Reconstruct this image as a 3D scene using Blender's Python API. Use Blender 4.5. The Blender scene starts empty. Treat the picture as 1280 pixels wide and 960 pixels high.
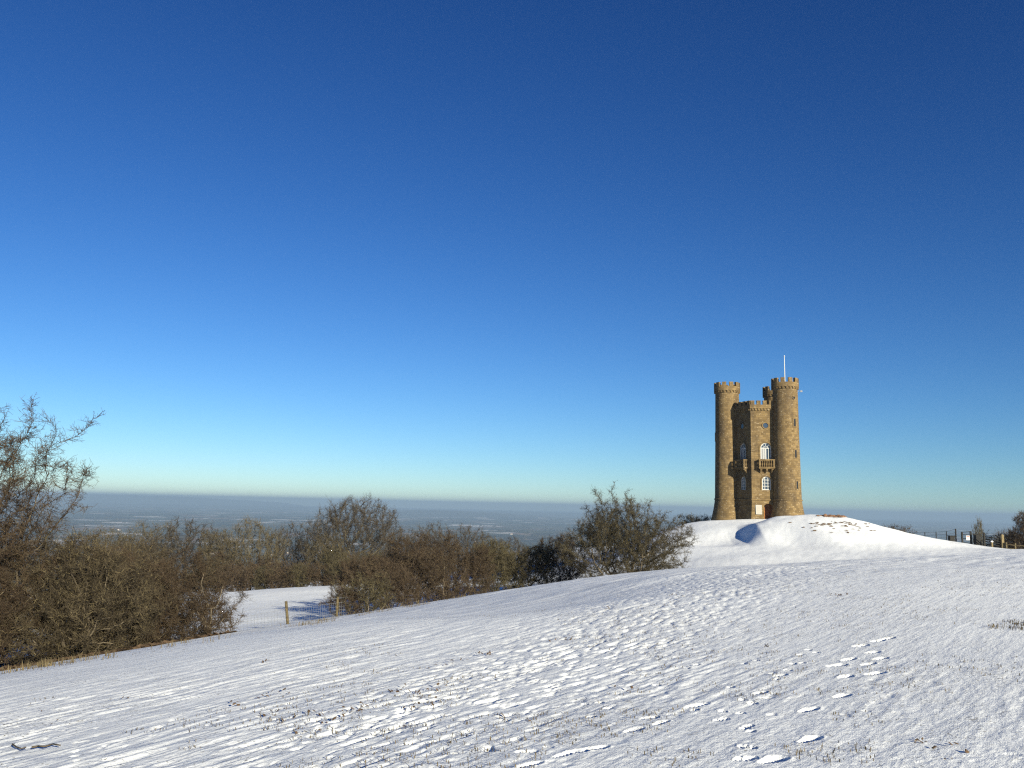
import bpy, math, random
import numpy as np
from mathutils import Vector, Matrix

R = math.radians
C = bpy.context.scene.collection
scene = bpy.context.scene

# ------------------------------------------------------------------ camera, world, sun, exposure
EYE = 1.65
PITCH, ROLL = 8.0, 1.3
cam_d = bpy.data.cameras.new("camera")
cam_d.sensor_width = 36.0
cam_d.lens = 1076.0 / 1280.0 * 36.0
cam_d.clip_start = 0.1
cam_d.clip_end = 120000.0
cam = bpy.data.objects.new("camera", cam_d)
C.objects.link(cam)
cam.matrix_world = Matrix.Translation((0, 0, EYE)) @ Matrix.Rotation(R(90 + PITCH), 4, 'X') @ Matrix.Rotation(R(ROLL), 4, 'Z')
scene.camera = cam

SUN_EL = 17.0
SUN_XY = (0.50, -0.866)                     # horizontal direction towards the sun (behind the camera, to the right)
SUN_AZ = math.atan2(SUN_XY[0], SUN_XY[1])  # clockwise from +Y

world = bpy.data.worlds.new("World")
scene.world = world
world.use_nodes = True
wn, wl = world.node_tree.nodes, world.node_tree.links
wn.clear()
w_out = wn.new("ShaderNodeOutputWorld")
w_bg = wn.new("ShaderNodeBackground")
w_bg.inputs["Strength"].default_value = 0.1
w_sky = wn.new("ShaderNodeTexSky")
w_sky.sky_type = 'NISHITA'
w_sky.sun_disc = False
w_sky.sun_elevation = R(SUN_EL)
w_sky.sun_rotation = SUN_AZ
w_sky.altitude = 300.0
w_sky.air_density = 1.0
w_sky.dust_density = 0.0
w_sky.ozone_density = 1.0
w_tc = wn.new("ShaderNodeTexCoord")
w_add = wn.new("ShaderNodeVectorMath"); w_add.operation = 'ADD'
w_add.inputs[1].default_value = (0, 0, 0.022)   # the horizon of a hilltop dips
w_nrm = wn.new("ShaderNodeVectorMath"); w_nrm.operation = 'NORMALIZE'
EXPOSURE = 1.0
w_sep = wn.new("ShaderNodeSeparateColor")
w_com = wn.new("ShaderNodeCombineColor")
wl.new(w_tc.outputs["Generated"], w_add.inputs[0])
wl.new(w_add.outputs[0], w_nrm.inputs[0])
wl.new(w_nrm.outputs[0], w_sky.inputs["Vector"])
wl.new(w_sky.outputs[0], w_sep.inputs[0])
# deep winter blue: contrast of the sky colour, channel by channel
for i, (g, k) in enumerate(((1.78, 0.69), (1.507, 0.92), (1.349, 1.36))):
    m0 = wn.new("ShaderNodeMath"); m0.operation = 'MULTIPLY'; m0.inputs[1].default_value = 0.1
    m1 = wn.new("ShaderNodeMath"); m1.operation = 'POWER'; m1.inputs[1].default_value = g
    m2 = wn.new("ShaderNodeMath"); m2.operation = 'MULTIPLY'; m2.inputs[1].default_value = k * 10.0 / 2 ** EXPOSURE
    wl.new(w_sep.outputs[i], m0.inputs[0]); wl.new(m0.outputs[0], m1.inputs[0]); wl.new(m1.outputs[0], m2.inputs[0]); wl.new(m2.outputs[0], w_com.inputs[i])
wl.new(w_com.outputs[0], w_bg.inputs["Color"])
wl.new(w_bg.outputs[0], w_out.inputs["Surface"])

sun_d = bpy.data.lights.new("sun", 'SUN')
sun_d.energy = 5.0
sun_d.angle = R(0.5)
sun_d.color = (1.0, 0.93, 0.74)
sun = bpy.data.objects.new("sun", sun_d)
C.objects.link(sun)
sun.rotation_euler = Vector((SUN_XY[0], SUN_XY[1], math.tan(R(SUN_EL)))).to_track_quat('Z', 'Y').to_euler()

vs = scene.view_settings
vs.view_transform = 'Standard'
vs.look = 'None'
vs.exposure = EXPOSURE
vs.gamma = 1.0
vs.use_curve_mapping = False
scene.cycles.max_bounces = 6
scene.cycles.diffuse_bounces = 3
scene.cycles.volume_bounces = 1
scene.cycles.use_denoising = False       # the fine grain of a phone picture; keeps twigs and snow crisp
scene.cycles.filter_width = 1.25
scene.cycles.sample_clamp_indirect = 2.0
scene.cycles.caustics_reflective = False
scene.cycles.caustics_refractive = False

# ------------------------------------------------------------------ helpers
def tag(o, label=None, cat=None, group=None, kind=None):
    if label: o["label"] = label
    if cat: o["category"] = cat
    if group: o["group"] = group
    if kind: o["kind"] = kind
    return o

def empty(name, loc=(0, 0, 0), rz=0.0):
    o = bpy.data.objects.new(name, None)
    o.empty_display_size = 0.3
    C.objects.link(o)
    o.location = loc
    o.rotation_euler = (0, 0, rz)
    return o

def np_mesh(name, verts, quads, mat, smooth=True, parent=None):
    """mesh object from numpy arrays (n,3) and (m,k)"""
    verts = np.asarray(verts, dtype=np.float32); quads = np.asarray(quads, dtype=np.int32)
    k = quads.shape[1]
    me = bpy.data.meshes.new(name)
    me.vertices.add(len(verts)); me.vertices.foreach_set("co", verts.ravel())
    me.loops.add(quads.size); me.loops.foreach_set("vertex_index", quads.ravel())
    me.polygons.add(len(quads))
    me.polygons.foreach_set("loop_start", np.arange(0, quads.size, k, dtype=np.int32))
    me.polygons.foreach_set("use_smooth", np.full(len(quads), smooth, dtype=bool))
    me.update(calc_edges=True)
    me.materials.append(mat)
    o = bpy.data.objects.new(name, me)
    C.objects.link(o)
    if parent: o.parent = parent
    return o

class MB:
    """collects shapes with metre UVs, becomes ONE mesh object"""
    def __init__(s): s.v, s.f, s.uv, s.sm = [], [], [], []
    def face(s, pts, uv=None, smooth=False):
        b = len(s.v)
        s.v += [tuple(p) for p in pts]
        s.f.append(list(range(b, b + len(pts))))
        if uv is None:
            a = Vector(pts[1]) - Vector(pts[0])
            n = a.cross(Vector(pts[-1]) - Vector(pts[0]))
            if abs(n.z) > 0.7 * max(n.length, 1e-9):
                uv = [(p[0], p[1]) for p in pts]
            else:
                h = Vector((-n.y, n.x, 0)); h = h.normalized() if h.length > 1e-9 else Vector((1, 0, 0))
                uv = [(p[0] * h.x + p[1] * h.y, p[2]) for p in pts]
        s.uv += uv
        s.sm.append(smooth)
    def box(s, o, ax, ay, az, lo, hi):
        """box in the frame o + ax*a + ay*b + az*c"""
        o, ax, ay, az = Vector(o), Vector(ax), Vector(ay), Vector(az)
        P = lambda a, b, c: o + ax * a + ay * b + az * c
        (x0, y0, z0), (x1, y1, z1) = lo, hi
        q = [P(x0, y0, z0), P(x1, y0, z0), P(x1, y1, z0), P(x0, y1, z0), P(x0, y0, z1), P(x1, y0, z1), P(x1, y1, z1), P(x0, y1, z1)]
        for i in ((3, 2, 1, 0), (4, 5, 6, 7), (0, 1, 5, 4), (1, 2, 6, 5), (2, 3, 7, 6), (3, 0, 4, 7)):
            s.face([q[j] for j in i])
    def lathe(s, c, prof, n=48, smooth=True, a0=0.0):
        """prof: (radius, z); revolve round the vertical through c"""
        rm = max(p[0] for p in prof)
        v = 0.0
        for (r0, z0), (r1, z1) in zip(prof, prof[1:]):
            dv = math.hypot(r1 - r0, z1 - z0)
            for k in range(n):
                a, b = a0 + 2 * math.pi * k / n, a0 + 2 * math.pi * (k + 1) / n
                P = lambda r, t, z: (c[0] + r * math.cos(t), c[1] + r * math.sin(t), z)
                s.face([P(r0, a, z0), P(r0, b, z0), P(r1, b, z1), P(r1, a, z1)],
                       [(a * rm, z0), (b * rm, z0), (b * rm, z1), (a * rm, z1)], smooth)
            v += dv
    def tube(s, p0, p1, r0, r1=None, n=8, caps=True):
        r1 = r0 if r1 is None else r1
        p0, p1 = Vector(p0), Vector(p1)
        d = (p1 - p0).normalized()
        u = d.orthogonal().normalized(); w = d.cross(u)
        A = [p0 + (u * math.cos(t) + w * math.sin(t)) * r0 for t in [2 * math.pi * k / n for k in range(n)]]
        B = [p1 + (u * math.cos(t) + w * math.sin(t)) * r1 for t in [2 * math.pi * k / n for k in range(n)]]
        for k in range(n):
            s.face([A[k], A[(k + 1) % n], B[(k + 1) % n], B[k]], None, n > 5)
        if caps:
            s.face(A[::-1]); s.face(B)
    def build(s, name, mat, parent=None, loc=None):
        me = bpy.data.meshes.new(name)
        if loc is not None:
            l = Vector(loc); s.v = [tuple(Vector(p) - l) for p in s.v]
        me.from_pydata(s.v, [], s.f)
        lay = me.uv_layers.new(name="UVMap")
        lay.data.foreach_set("uv", np.array(s.uv, dtype=np.float32).ravel())
        me.polygons.foreach_set("use_smooth", s.sm)
        me.materials.append(mat)
        if any(s.sm):
            import bmesh
            bm = bmesh.new(); bm.from_mesh(me)
            bmesh.ops.remove_doubles(bm, verts=bm.verts, dist=0.0005)
            for e in bm.edges:
                if len(e.link_faces) == 2 and e.calc_face_angle(0) > R(32): e.smooth = False
            bm.to_mesh(me); bm.free()
        o = bpy.data.objects.new(name, me)
        C.objects.link(o)
        if parent: o.parent = parent
        if loc is not None and parent is None: o.location = loc
        return o

# value noise -------------------------------------------------------
def _hash(ix, iy, seed):
    h = (ix.astype(np.int64) * 374761393 + iy.astype(np.int64) * 668265263 + seed * 974634541) & 0xFFFFFFFF
    h = ((h ^ (h >> 13)) * 1274126177) & 0xFFFFFFFF
    h = ((h ^ (h >> 16)) * 2246822519) & 0xFFFFFFFF
    return ((h ^ (h >> 15)) & 0xFFFF) / 65535.0
def vnoise(x, y, seed=0):
    ix, iy = np.floor(x), np.floor(y)
    fx, fy = x - ix, y - iy
    fx = fx * fx * fx * (fx * (fx * 6 - 15) + 10); fy = fy * fy * fy * (fy * (fy * 6 - 15) + 10)
    a, b = _hash(ix, iy, seed), _hash(ix + 1, iy, seed)
    c, d = _hash(ix, iy + 1, seed), _hash(ix + 1, iy + 1, seed)
    return (a + (b - a) * fx) * (1 - fy) + (c + (d - c) * fx) * fy - 0.5
def fbm(x, y, seed=0, oct=3):
    t, a = 0, 1.0
    for k in range(oct):
        t = t + a * vnoise(x * 2 ** k + 17.3 * k, y * 2 ** k - 9.1 * k, seed + k); a *= 0.5
    return t
def sstep(a, b, x):
    t = np.clip((x - a) / (b - a), 0, 1); return t * t * (3 - 2 * t)

# materials ---------------------------------------------------------
class NT:
    def __init__(s, name):
        s.m = bpy.data.materials.new(name); s.m.use_nodes = True
        s.n, s.l = s.m.node_tree.nodes, s.m.node_tree.links
        s.b = s.n["Principled BSDF"]
        s.tc = s.n.new("ShaderNodeTexCoord")
    def put(s, x, sock):
        if isinstance(x, bpy.types.NodeSocket): s.l.new(x, sock)
        elif isinstance(x, tuple) and len(x) == 3 and sock.type == 'RGBA': sock.default_value = (*x, 1)
        else: sock.default_value = x
    def map(s, src, scale=(1, 1, 1), rz=0.0):
        n = s.n.new("ShaderNodeMapping"); s.l.new(src, n.inputs[0])
        n.inputs["Scale"].default_value = scale; n.inputs["Rotation"].default_value = (0, 0, rz)
        return n.outputs[0]
    def noise(s, vec, scale, detail=4, rough=0.55):
        n = s.n.new("ShaderNodeTexNoise"); s.l.new(vec, n.inputs["Vector"])
        n.inputs["Scale"].default_value = scale; n.inputs["Detail"].default_value = detail; n.inputs["Roughness"].default_value = rough
        return n.outputs["Fac"]
    def ramp(s, x, lo, hi, a=0.0, b=1.0):
        n = s.n.new("ShaderNodeMapRange"); n.interpolation_type = 'SMOOTHSTEP'; s.l.new(x, n.inputs[0])
        for i, v in enumerate((lo, hi, a, b)): n.inputs[1 + i].default_value = v
        return n.outputs[0]
    def mix(s, f, a, b, mode='MIX'):
        n = s.n.new("ShaderNodeMix"); n.data_type = 'RGBA'; n.blend_type = mode
        s.put(f, n.inputs[0]); s.put(a, n.inputs[6]); s.put(b, n.inputs[7])
        return n.outputs[2]
    def math(s, op, a, b=0.0):
        n = s.n.new("ShaderNodeMath"); n.operation = op
        s.put(a, n.inputs[0]); s.put(b, n.inputs[1])
        return n.outputs[0]
    def bump(s, h, strength, dist, nrm=None):
        n = s.n.new("ShaderNodeBump"); s.l.new(h, n.inputs["Height"])
        n.inputs["Strength"].default_value = strength; n.inputs["Distance"].default_value = dist
        if nrm is not None: s.l.new(nrm, n.inputs["Normal"])
        return n.outputs[0]
    def done(s, col=None, rough=0.9, nrm=None, spec=0.3):
        if col is not None: s.put(col, s.b.inputs["Base Color"])
        s.put(rough, s.b.inputs["Roughness"])
        s.b.inputs["Specular IOR Level"].default_value = spec
        if nrm is not None: s.l.new(nrm, s.b.inputs["Normal"])
        return s.m

def plain_mat(name, col, rough=0.8, var=0.3, scale=6.0, spec=0.3):
    t = NT(name)
    f = t.noise(t.tc.outputs["Object"], scale, 5)
    c2 = tuple(x * (1 - var) for x in col); c1 = tuple(min(1, x * (1 + var)) for x in col)
    return t.done(t.mix(t.ramp(f, 0.35, 0.65), c2, c1), rough, t.bump(f, 0.3, 0.01), spec)

def m_snow():
    t = NT("snow")
    o = t.tc.outputs["Object"]
    big = t.noise(o, 0.35, 4)
    mid = t.noise(o, 2.2, 5)
    st = t.map(o, (1, 1, 1), R(-53))
    st = t.map(st, (0.35, 1.6, 1))
    stre = t.noise(st, 5.0, 6, 0.6)
    fine = t.noise(o, 24, 4, 0.6)
    grain = t.noise(o, 95, 2)
    h = t.math('ADD', t.math('MULTIPLY', stre, 0.9), t.math('MULTIPLY', mid, 0.5))
    n1 = t.bump(h, 0.5, 0.03)
    n2 = t.bump(fine, 0.6, 0.012, n1)
    n3 = t.bump(grain, 0.6, 0.006, n2)
    # grass tips and soil that show through where the snow is thin
    tips = t.noise(o, 34, 3, 0.65)
    patch = t.ramp(t.math('ADD', t.math('MULTIPLY', big, 0.5), t.math('MULTIPLY', stre, 0.5)), 0.42, 0.66)
    thr = t.math('SUBTRACT', tips, t.math('MULTIPLY', patch, 0.10))
    tip = t.ramp(thr, 0.345, 0.285)
    tip2 = t.ramp(t.noise(st, 13, 4, 0.7), 0.345, 0.29)
    tips_all = t.math('MAXIMUM', t.math('MULTIPLY', tip, 0.85), t.math('MULTIPLY', tip2, 0.8))
    base = t.mix(t.ramp(mid, 0.3, 0.7), (0.79, 0.81, 0.815), (0.86, 0.88, 0.88))
    thin = t.ramp(t.noise(o, 7.0, 6, 0.7), 0.56, 0.70, 0.0, 0.22)
    base = t.mix(thin, base, (0.52, 0.50, 0.45))
    tuft = t.math('MULTIPLY', t.ramp(t.noise(o, 4.5, 5, 0.7), 0.36, 0.30, 0, .5), t.ramp(t.noise(o, .21, 3), .42, .56))
    base = t.mix(tuft, base, (0.24, 0.21, 0.14))
    col = t.mix(tips_all, base, t.mix(t.ramp(fine, .4, .6), (0.07, 0.058, 0.032), (0.15, 0.12, 0.06)))
    m = t.done(col, 0.75, n3, 0.25)
    return m

def m_stone():
    t = NT("weathered_stone")
    uv = t.tc.outputs["UV"]; o = t.tc.outputs["Object"]
    br = t.n.new("ShaderNodeTexBrick"); t.l.new(uv, br.inputs["Vector"])
    br.inputs["Scale"].default_value = 1.0
    br.inputs["Brick Width"].default_value = 0.62; br.inputs["Row Height"].default_value = 0.3
    br.inputs["Mortar Size"].default_value = 0.012; br.inputs["Mortar Smooth"].default_value = 0.3
    br.inputs["Color1"].default_value = (0.188, 0.128, 0.056, 1); br.inputs["Color2"].default_value = (0.102, 0.068, 0.030, 1)
    br.inputs["Mortar"].default_value = (0.11, 0.08, 0.05, 1)
    br.inputs["Bias"].default_value = -0.1
    c = br.outputs["Color"]
    weather = t.noise(t.map(o, (1, 1, 0.35)), 0.55, 6, 0.65)
    c = t.mix(t.ramp(weather, 0.42, 0.70, 0, 0.75), c, (0.062, 0.045, 0.028))
    stain = t.noise(o, 1.6, 5, 0.6)
    c = t.mix(t.ramp(stain, 0.52, 0.72, 0, 0.55), c, (0.21, 0.15, 0.078))
    blk = t.n.new("ShaderNodeTexVoronoi"); t.l.new(t.map(uv, (1.0, 2.1, 1)), blk.inputs["Vector"])
    sep = t.n.new("ShaderNodeSeparateColor"); t.l.new(blk.outputs["Color"], sep.inputs[0])
    pale = t.math('MULTIPLY', t.ramp(sep.outputs[0], 0.93, 0.95), t.ramp(t.noise(uv, 5, 3), 0.42, 0.56))
    c = t.mix(t.math('MULTIPLY', pale, 0.6), c, (0.36, 0.29, 0.19))
    lich = t.ramp(t.noise(o, 5, 4, 0.6), 0.66, 0.72, 0, 0.5)
    c = t.mix(lich, c, (0.38, 0.34, 0.24))
    hh = t.math('ADD', t.math('MULTIPLY', br.outputs["Fac"], -0.5), t.noise(o, 7, 5))
    return t.done(c, 0.92, t.bump(hh, 0.6, 0.035), 0.2)

def m_bark(name, a, b, c, sc=0.9):
    t = NT(name)
    o = t.tc.outputs["Object"]
    oi = t.n.new("ShaderNodeObjectInfo")
    at = t.n.new("ShaderNodeAttribute"); at.attribute_name = "tone"      # each twig its own age and lichen; palest tone paints in sunlit highlights
    f = t.noise(o, sc, 3)
    dk = tuple(x * .55 for x in a)
    col = t.mix(t.ramp(f, 0.38, 0.62), a, b)
    col = t.mix(t.ramp(at.outputs["Fac"], 0.0, 0.6, .85, 0.0), col, dk)
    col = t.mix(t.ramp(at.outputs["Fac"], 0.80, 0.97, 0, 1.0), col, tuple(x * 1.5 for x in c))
    col = t.mix(t.math('MULTIPLY', oi.outputs["Random"], 0.3), col, b)
    return t.done(col, 0.85, None, 0.25)

def m_plain():
    t = NT("vale_fields")
    o = t.tc.outputs["Object"]
    w = t.n.new("ShaderNodeVectorMath"); w.operation = 'ADD'
    wn_ = t.n.new("ShaderNodeTexNoise"); t.l.new(o, wn_.inputs["Vector"]); wn_.inputs["Scale"].default_value = 0.0012
    sc_ = t.n.new("ShaderNodeVectorMath"); sc_.operation = 'SCALE'; t.l.new(wn_.outputs["Color"], sc_.inputs[0]); sc_.inputs["Scale"].default_value = 500.0
    t.l.new(o, w.inputs[0]); t.l.new(sc_.outputs[0], w.inputs[1])
    v = t.n.new("ShaderNodeTexVoronoi"); t.l.new(w.outputs[0], v.inputs["Vector"]); v.inputs["Scale"].default_value = 0.0034
    sep = t.n.new("ShaderNodeSeparateColor"); t.l.new(v.outputs["Color"], sep.inputs[0])
    col = t.mix(t.ramp(sep.outputs[0], 0.2, 0.8), (0.050, 0.060, 0.034), (0.10, 0.10, 0.06))
    col = t.mix(t.ramp(sep.outputs[1], 0.72, 0.76, 0, 0.9), col, (0.24, 0.17, 0.13))
    col = t.mix(t.ramp(sep.outputs[2], 0.90, 0.92, 0, 0.9), col, (0.60, 0.56, 0.53))
    wood = t.noise(o, 0.0011, 5, 0.6)
    col = t.mix(t.ramp(wood, 0.50, 0.56, 0, 0.9), col, (0.028, 0.030, 0.020))
    e = t.n.new("ShaderNodeTexVoronoi"); e.feature = 'DISTANCE_TO_EDGE'; t.l.new(w.outputs[0], e.inputs["Vector"]); e.inputs["Scale"].default_value = 0.0034
    col = t.mix(t.ramp(e.outputs[0], 0.05, 0.03, 0, 0.85), col, (0.026, 0.027, 0.016))
    return t.done(col, 0.95, None, 0.1)

M = {}
M['snow'] = m_snow()
M['stone'] = m_stone()
M['plain'] = m_plain()
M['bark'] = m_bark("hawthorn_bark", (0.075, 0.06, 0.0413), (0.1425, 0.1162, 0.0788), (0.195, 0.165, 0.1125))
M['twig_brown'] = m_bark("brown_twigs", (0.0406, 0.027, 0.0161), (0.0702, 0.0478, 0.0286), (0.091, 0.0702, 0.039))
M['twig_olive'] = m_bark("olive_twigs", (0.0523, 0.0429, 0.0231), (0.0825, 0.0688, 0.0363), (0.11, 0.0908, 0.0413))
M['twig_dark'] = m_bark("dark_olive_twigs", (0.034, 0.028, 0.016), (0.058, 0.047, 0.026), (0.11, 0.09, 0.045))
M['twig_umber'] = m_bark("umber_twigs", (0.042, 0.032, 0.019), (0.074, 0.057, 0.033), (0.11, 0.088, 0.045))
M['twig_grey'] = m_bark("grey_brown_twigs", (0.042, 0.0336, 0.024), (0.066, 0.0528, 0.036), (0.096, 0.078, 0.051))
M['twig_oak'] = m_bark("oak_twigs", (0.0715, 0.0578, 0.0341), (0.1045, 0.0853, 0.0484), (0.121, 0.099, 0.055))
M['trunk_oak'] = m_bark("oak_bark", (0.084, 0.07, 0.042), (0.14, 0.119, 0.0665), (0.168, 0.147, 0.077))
M['white'] = plain_mat("white_paint", (0.47, 0.47, 0.45), 0.5, 0.04)
M['board'] = plain_mat("cream_board", (0.33, 0.30, 0.25), 0.6, 0.05)
M['print'] = plain_mat("dark_print", (0.12, 0.11, 0.10), 0.6, 0.05)
M['glass'] = NT("window_glass").done((0.035, 0.05, 0.075), 0.08, None, 0.6)
M['dark'] = plain_mat("dark_opening", (0.0072, 0.0078, 0.0096), 0.6, 0.1)
M['curtain'] = plain_mat("pale_curtain", (0.27, 0.28, 0.29), 0.9, 0.1)
M['doordark'] = plain_mat("shaded_oak", (0.14, 0.06, 0.02), 0.6, 0.25, 3.0)  # door oak with the shade of the doorway put into its colour
M['door'] = plain_mat("sunlit_oak", (0.30, 0.115, 0.025), 0.6, 0.25, 3.0)  # same oak brightened in colour as the sunlit leaf
M['post'] = plain_mat("fence_post_wood", (0.09, 0.07, 0.036), 0.9, 0.3, 9)
M['darkwood'] = plain_mat("dark_timber", (0.018, 0.017, 0.015), 0.85, 0.3, 9)
M['tan'] = plain_mat("tan_timber", (0.17, 0.13, 0.065), 0.85, 0.25, 9)
M['wire'] = plain_mat("galvanised_wire", (0.22, 0.23, 0.24), 0.5, 0.1)
M['darkwire'] = plain_mat("dark_wire", (0.02, 0.022, 0.025), 0.6, 0.1)
M['grass'] = plain_mat("dry_grass", (0.10, 0.078, 0.040), 0.9, 0.35, 3)
M['litter'] = plain_mat("dead_leaf", (0.085, 0.055, 0.032), 0.9, 0.35, 8)
M['earth'] = plain_mat("bare_earth", (0.17, 0.095, 0.055), 0.95, 0.35, 4)
M['metal'] = plain_mat("grey_metal", (0.30, 0.30, 0.30), 0.5, 0.1)
M['red'] = plain_mat("sign_red", (0.55, 0.12, 0.10), 0.6, 0.05)
M['farm'] = plain_mat("pale_render", (0.70, 0.62, 0.55), 0.9, 0.05, .02)
M['farmroof'] = plain_mat("brown_tile", (0.20, 0.12, 0.09), 0.9, 0.1, .02)
M['wood'] = plain_mat("distant_wood", (0.035, 0.032, 0.022), 0.95, 0.2, .02)
M['ridge'] = plain_mat("distant_hill", (0.06, 0.06, 0.045), 0.95, 0.2, .0005)

# ------------------------------------------------------------------ terrain
CP = np.array([
    (0, 0, 0), (-6, -8, -.8), (8, -8, .5), (0, -20, .1), (-25, -10, -3.6), (-30, 12, -4.6), (30, -10, .9), (25, 10, .6), (12, 4, .35),
    (0, 5.4, -.06), (2.5, 7, .02), (-4.2, 7, -.62), (3, 5, .14), (6.9, 11.6, .2), (3.45, 11.6, -.08), (0, 13.7, -.46),
    (0, 22, -1.02), (0, 30, -1.55), (0, 40, -2.35), (0, 50, -3.22), (0, 60, -4.7),
    (-3, 20, -.98), (-5, 36, -2.95), (-6.4, 46, -4.0), (-7.9, 57, -5.4), (-6.4, 25, -2.02), (-11.3, 44, -4.68), (-9, 34, -3.2),
    (-8.9, 15, -1.5), (-16, 26.6, -3.76), (-13, 38, -4.5), (-19, 30, -4.6), (-22, 20, -4.3), (-24, 40, -6.0),
    (8.8, 50, -1.95), (5.3, 30, -.62), (3.5, 20, -.28), (13, 75, -4.3), (9, 66, -4.1), (4, 76, -5.6), (-1, 76, -6.3),
    (14.4, 50, -1.5), (8.6, 30, -.32), (21, 72, -3.2), (21.4, 50, -.97), (12.8, 30, .0), (30, 72, -2.4), (29.7, 50, -.45), (17.8, 30, .3), (41, 70, -1.35), (50, 50, .2), (50, 80, -1.2),
    (30, 105, -.12), (24, 90, -1.9), (21, 80, -2.6), (15, 86, -3.2), (24, 115, -.15), (22, 132, -2.2), (35, 122, .35), (38, 118, .42), (31, 122, .28), (40, 128, .1), (33, 114, .25),
    (20, 95, -1.6), (25, 98, -1.1), (30, 98, -.7), (38, 99, -.15), (42.7, 100, -.35), (50, 100, -1.15), (55.8, 99, -2.2), (62, 97, -2.4), (47, 104, -.9), (46, 112, -1.4), (58, 110, -3.2), (75, 95, -3.0), (46, 88, -1.6), (36, 88, -1.6), (60, 86, -1.9),
    (-15, 60, -6.25), (-20, 80, -7.6), (-29, 100, -8.7), (-12.3, 110, -8.1), (-8, 85, -7.4), (-45, 100, -10.2), (-40, 60, -8.2), (-60, 90, -12),
    (-35, 128, -12.5), (-12, 138, -12), (8, 125, -7.6), (6, 105, -6.4), (50, 140, -4.5), (-60, 130, -15), (-30, 158, -17), (20, 165, -8), (80, 150, -8), (-80, 60, -12),
], dtype=float)
def _U(r2): return r2 * np.log(r2 + 1e-9)
def _tps():
    n = len(CP); P = np.c_[np.ones(n), CP[:, :2]]
    K = _U(((CP[:, None, :2] - CP[None, :, :2]) ** 2).sum(-1)) + 1.5 * np.eye(n)
    A = np.block([[K, P], [P.T, np.zeros((3, 3))]])
    return np.linalg.solve(A, np.r_[CP[:, 2], 0, 0, 0])
TW = _tps()
MOUND = (38.5, 99.0, 1.55)
def H(x, y):
    """large shape of the hill"""
    x = np.asarray(x, float); y = np.asarray(y, float)
    shp = x.shape; x = x.ravel(); y = y.ravel()
    # keep the spline inside the surveyed area
    cx, cy = np.clip(x, -80, 80), np.clip(y, -22, 165)
    z = TW[-3] + TW[-2] * cx + TW[-1] * cy
    for k in range(len(CP)):
        z += TW[k] * _U((cx - CP[k, 0]) ** 2 + (cy - CP[k, 1]) ** 2)
    # the mound, steep on its left flank
    xs = np.where(x < 31, x - np.clip((31 - x) / 3.5, 0, 1) * .16 * np.clip(y - 100, -12, 12), x)
    A = np.interp(xs, [18.5, 21.5, 25.3, 26.5, 28.3, 29.4, 31.4, 35.5, 38.3, 41.9, 45, 48], [0, -.35, -.6, -.45, .95, 1.2, 1.36, 1.42, 1.28, .62, .18, 0])
    wl_ = 1 - sstep(28.5, 33, x)
    B = (sstep(77, 98, y) * (1 - wl_) + sstep(87, 100, y) * wl_) * (1 - sstep(101 - 2.5 * wl_, 110 - 3.5 * wl_, y))
    z += A * B * (1 + .12 * vnoise(x * .45, y * .45, 71))
    z -= .5 * np.exp(-((x - 21.8) / 3.2) ** 2 - ((y - 95) / 3.6) ** 2)      # old digging beside the mound
    z += 0.22 * vnoise(x / 7.0, y / 7.0, 5) * sstep(10, 40, np.hypot(x, y)) * (1 - sstep(300, 900, np.hypot(x, y)))
    # escarpment down to the vale
    d = np.hypot(np.maximum(y, 0), np.minimum(x, 0) * 1.2)
    z = z - 250 * sstep(150, 2000, d) * (d > 150) - 0.0 * d
    return z.reshape(shp)

def h1(x, y): return float(H(np.array([x]), np.array([y]))[0])

RC = cam.matrix_world.to_3x3()
def ray(px, py):
    """direction of a photograph pixel (1280x960 numbering)"""
    return (RC @ Vector(((px - 640) / 1076.0, (480 - py) / 1076.0, -1.0))).normalized()
def ground_at(px, py, tmax=90):
    d = np.array(ray(px, py)); t = np.linspace(2.5, tmax, 3000)
    P = d[None] * t[:, None]
    g = P[:, 2] + EYE - H(P[:, 0], P[:, 1])
    i = np.argmax(g < 0) if (g < 0).any() else len(t) - 1
    return P[i, 0], P[i, 1]

# prints in the snow: (x, y, half length, half width, heading, depth)
PR = []
prng = np.random.default_rng(4)
def prints_at(pts, size=(.15, .055), heading=.5, depth=.045):
    for px, py in pts:
        x, y = ground_at(px, py)
        PR.append((x, y, size[0] * prng.uniform(.6, .9), size[1] * prng.uniform(.65, 1.0), heading + prng.uniform(-.25, .25), depth * prng.uniform(.8, 1.2)))
prints_at([(1012, 926), (1052, 871), (1010, 889), (1056, 846), (1045, 832), (966, 951), (1100, 823), (1085, 830), (1093, 842), (1090, 815), (1075, 806), (1097, 800), (1110, 797), (1060, 824)], (.15, .06), .55, .05)
prints_at([(826, 904), (792, 913), (745, 936), (718, 941), (872, 882), (950, 866), (975, 845), (662, 956), (812, 898), (706, 944)], (.15, .045), .62, .034)
prints_at([(928, 935), (940, 936), (924, 950), (933, 951), (938, 949), (897, 902), (905, 900), (930, 912), (938, 916), (935, 909), (903, 890), (928, 876), (940, 880), (925, 893), (868, 888), (1010, 812), (1020, 815), (1000, 818),
           (984, 838), (990, 830), (1003, 829), (970, 850), (965, 842), (945, 826), (930, 830), (912, 860), (820, 856), (858, 836), (870, 832), (749, 878), (730, 880), (760, 886), (738, 896)], (.055, .04), .6, .04)

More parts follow.
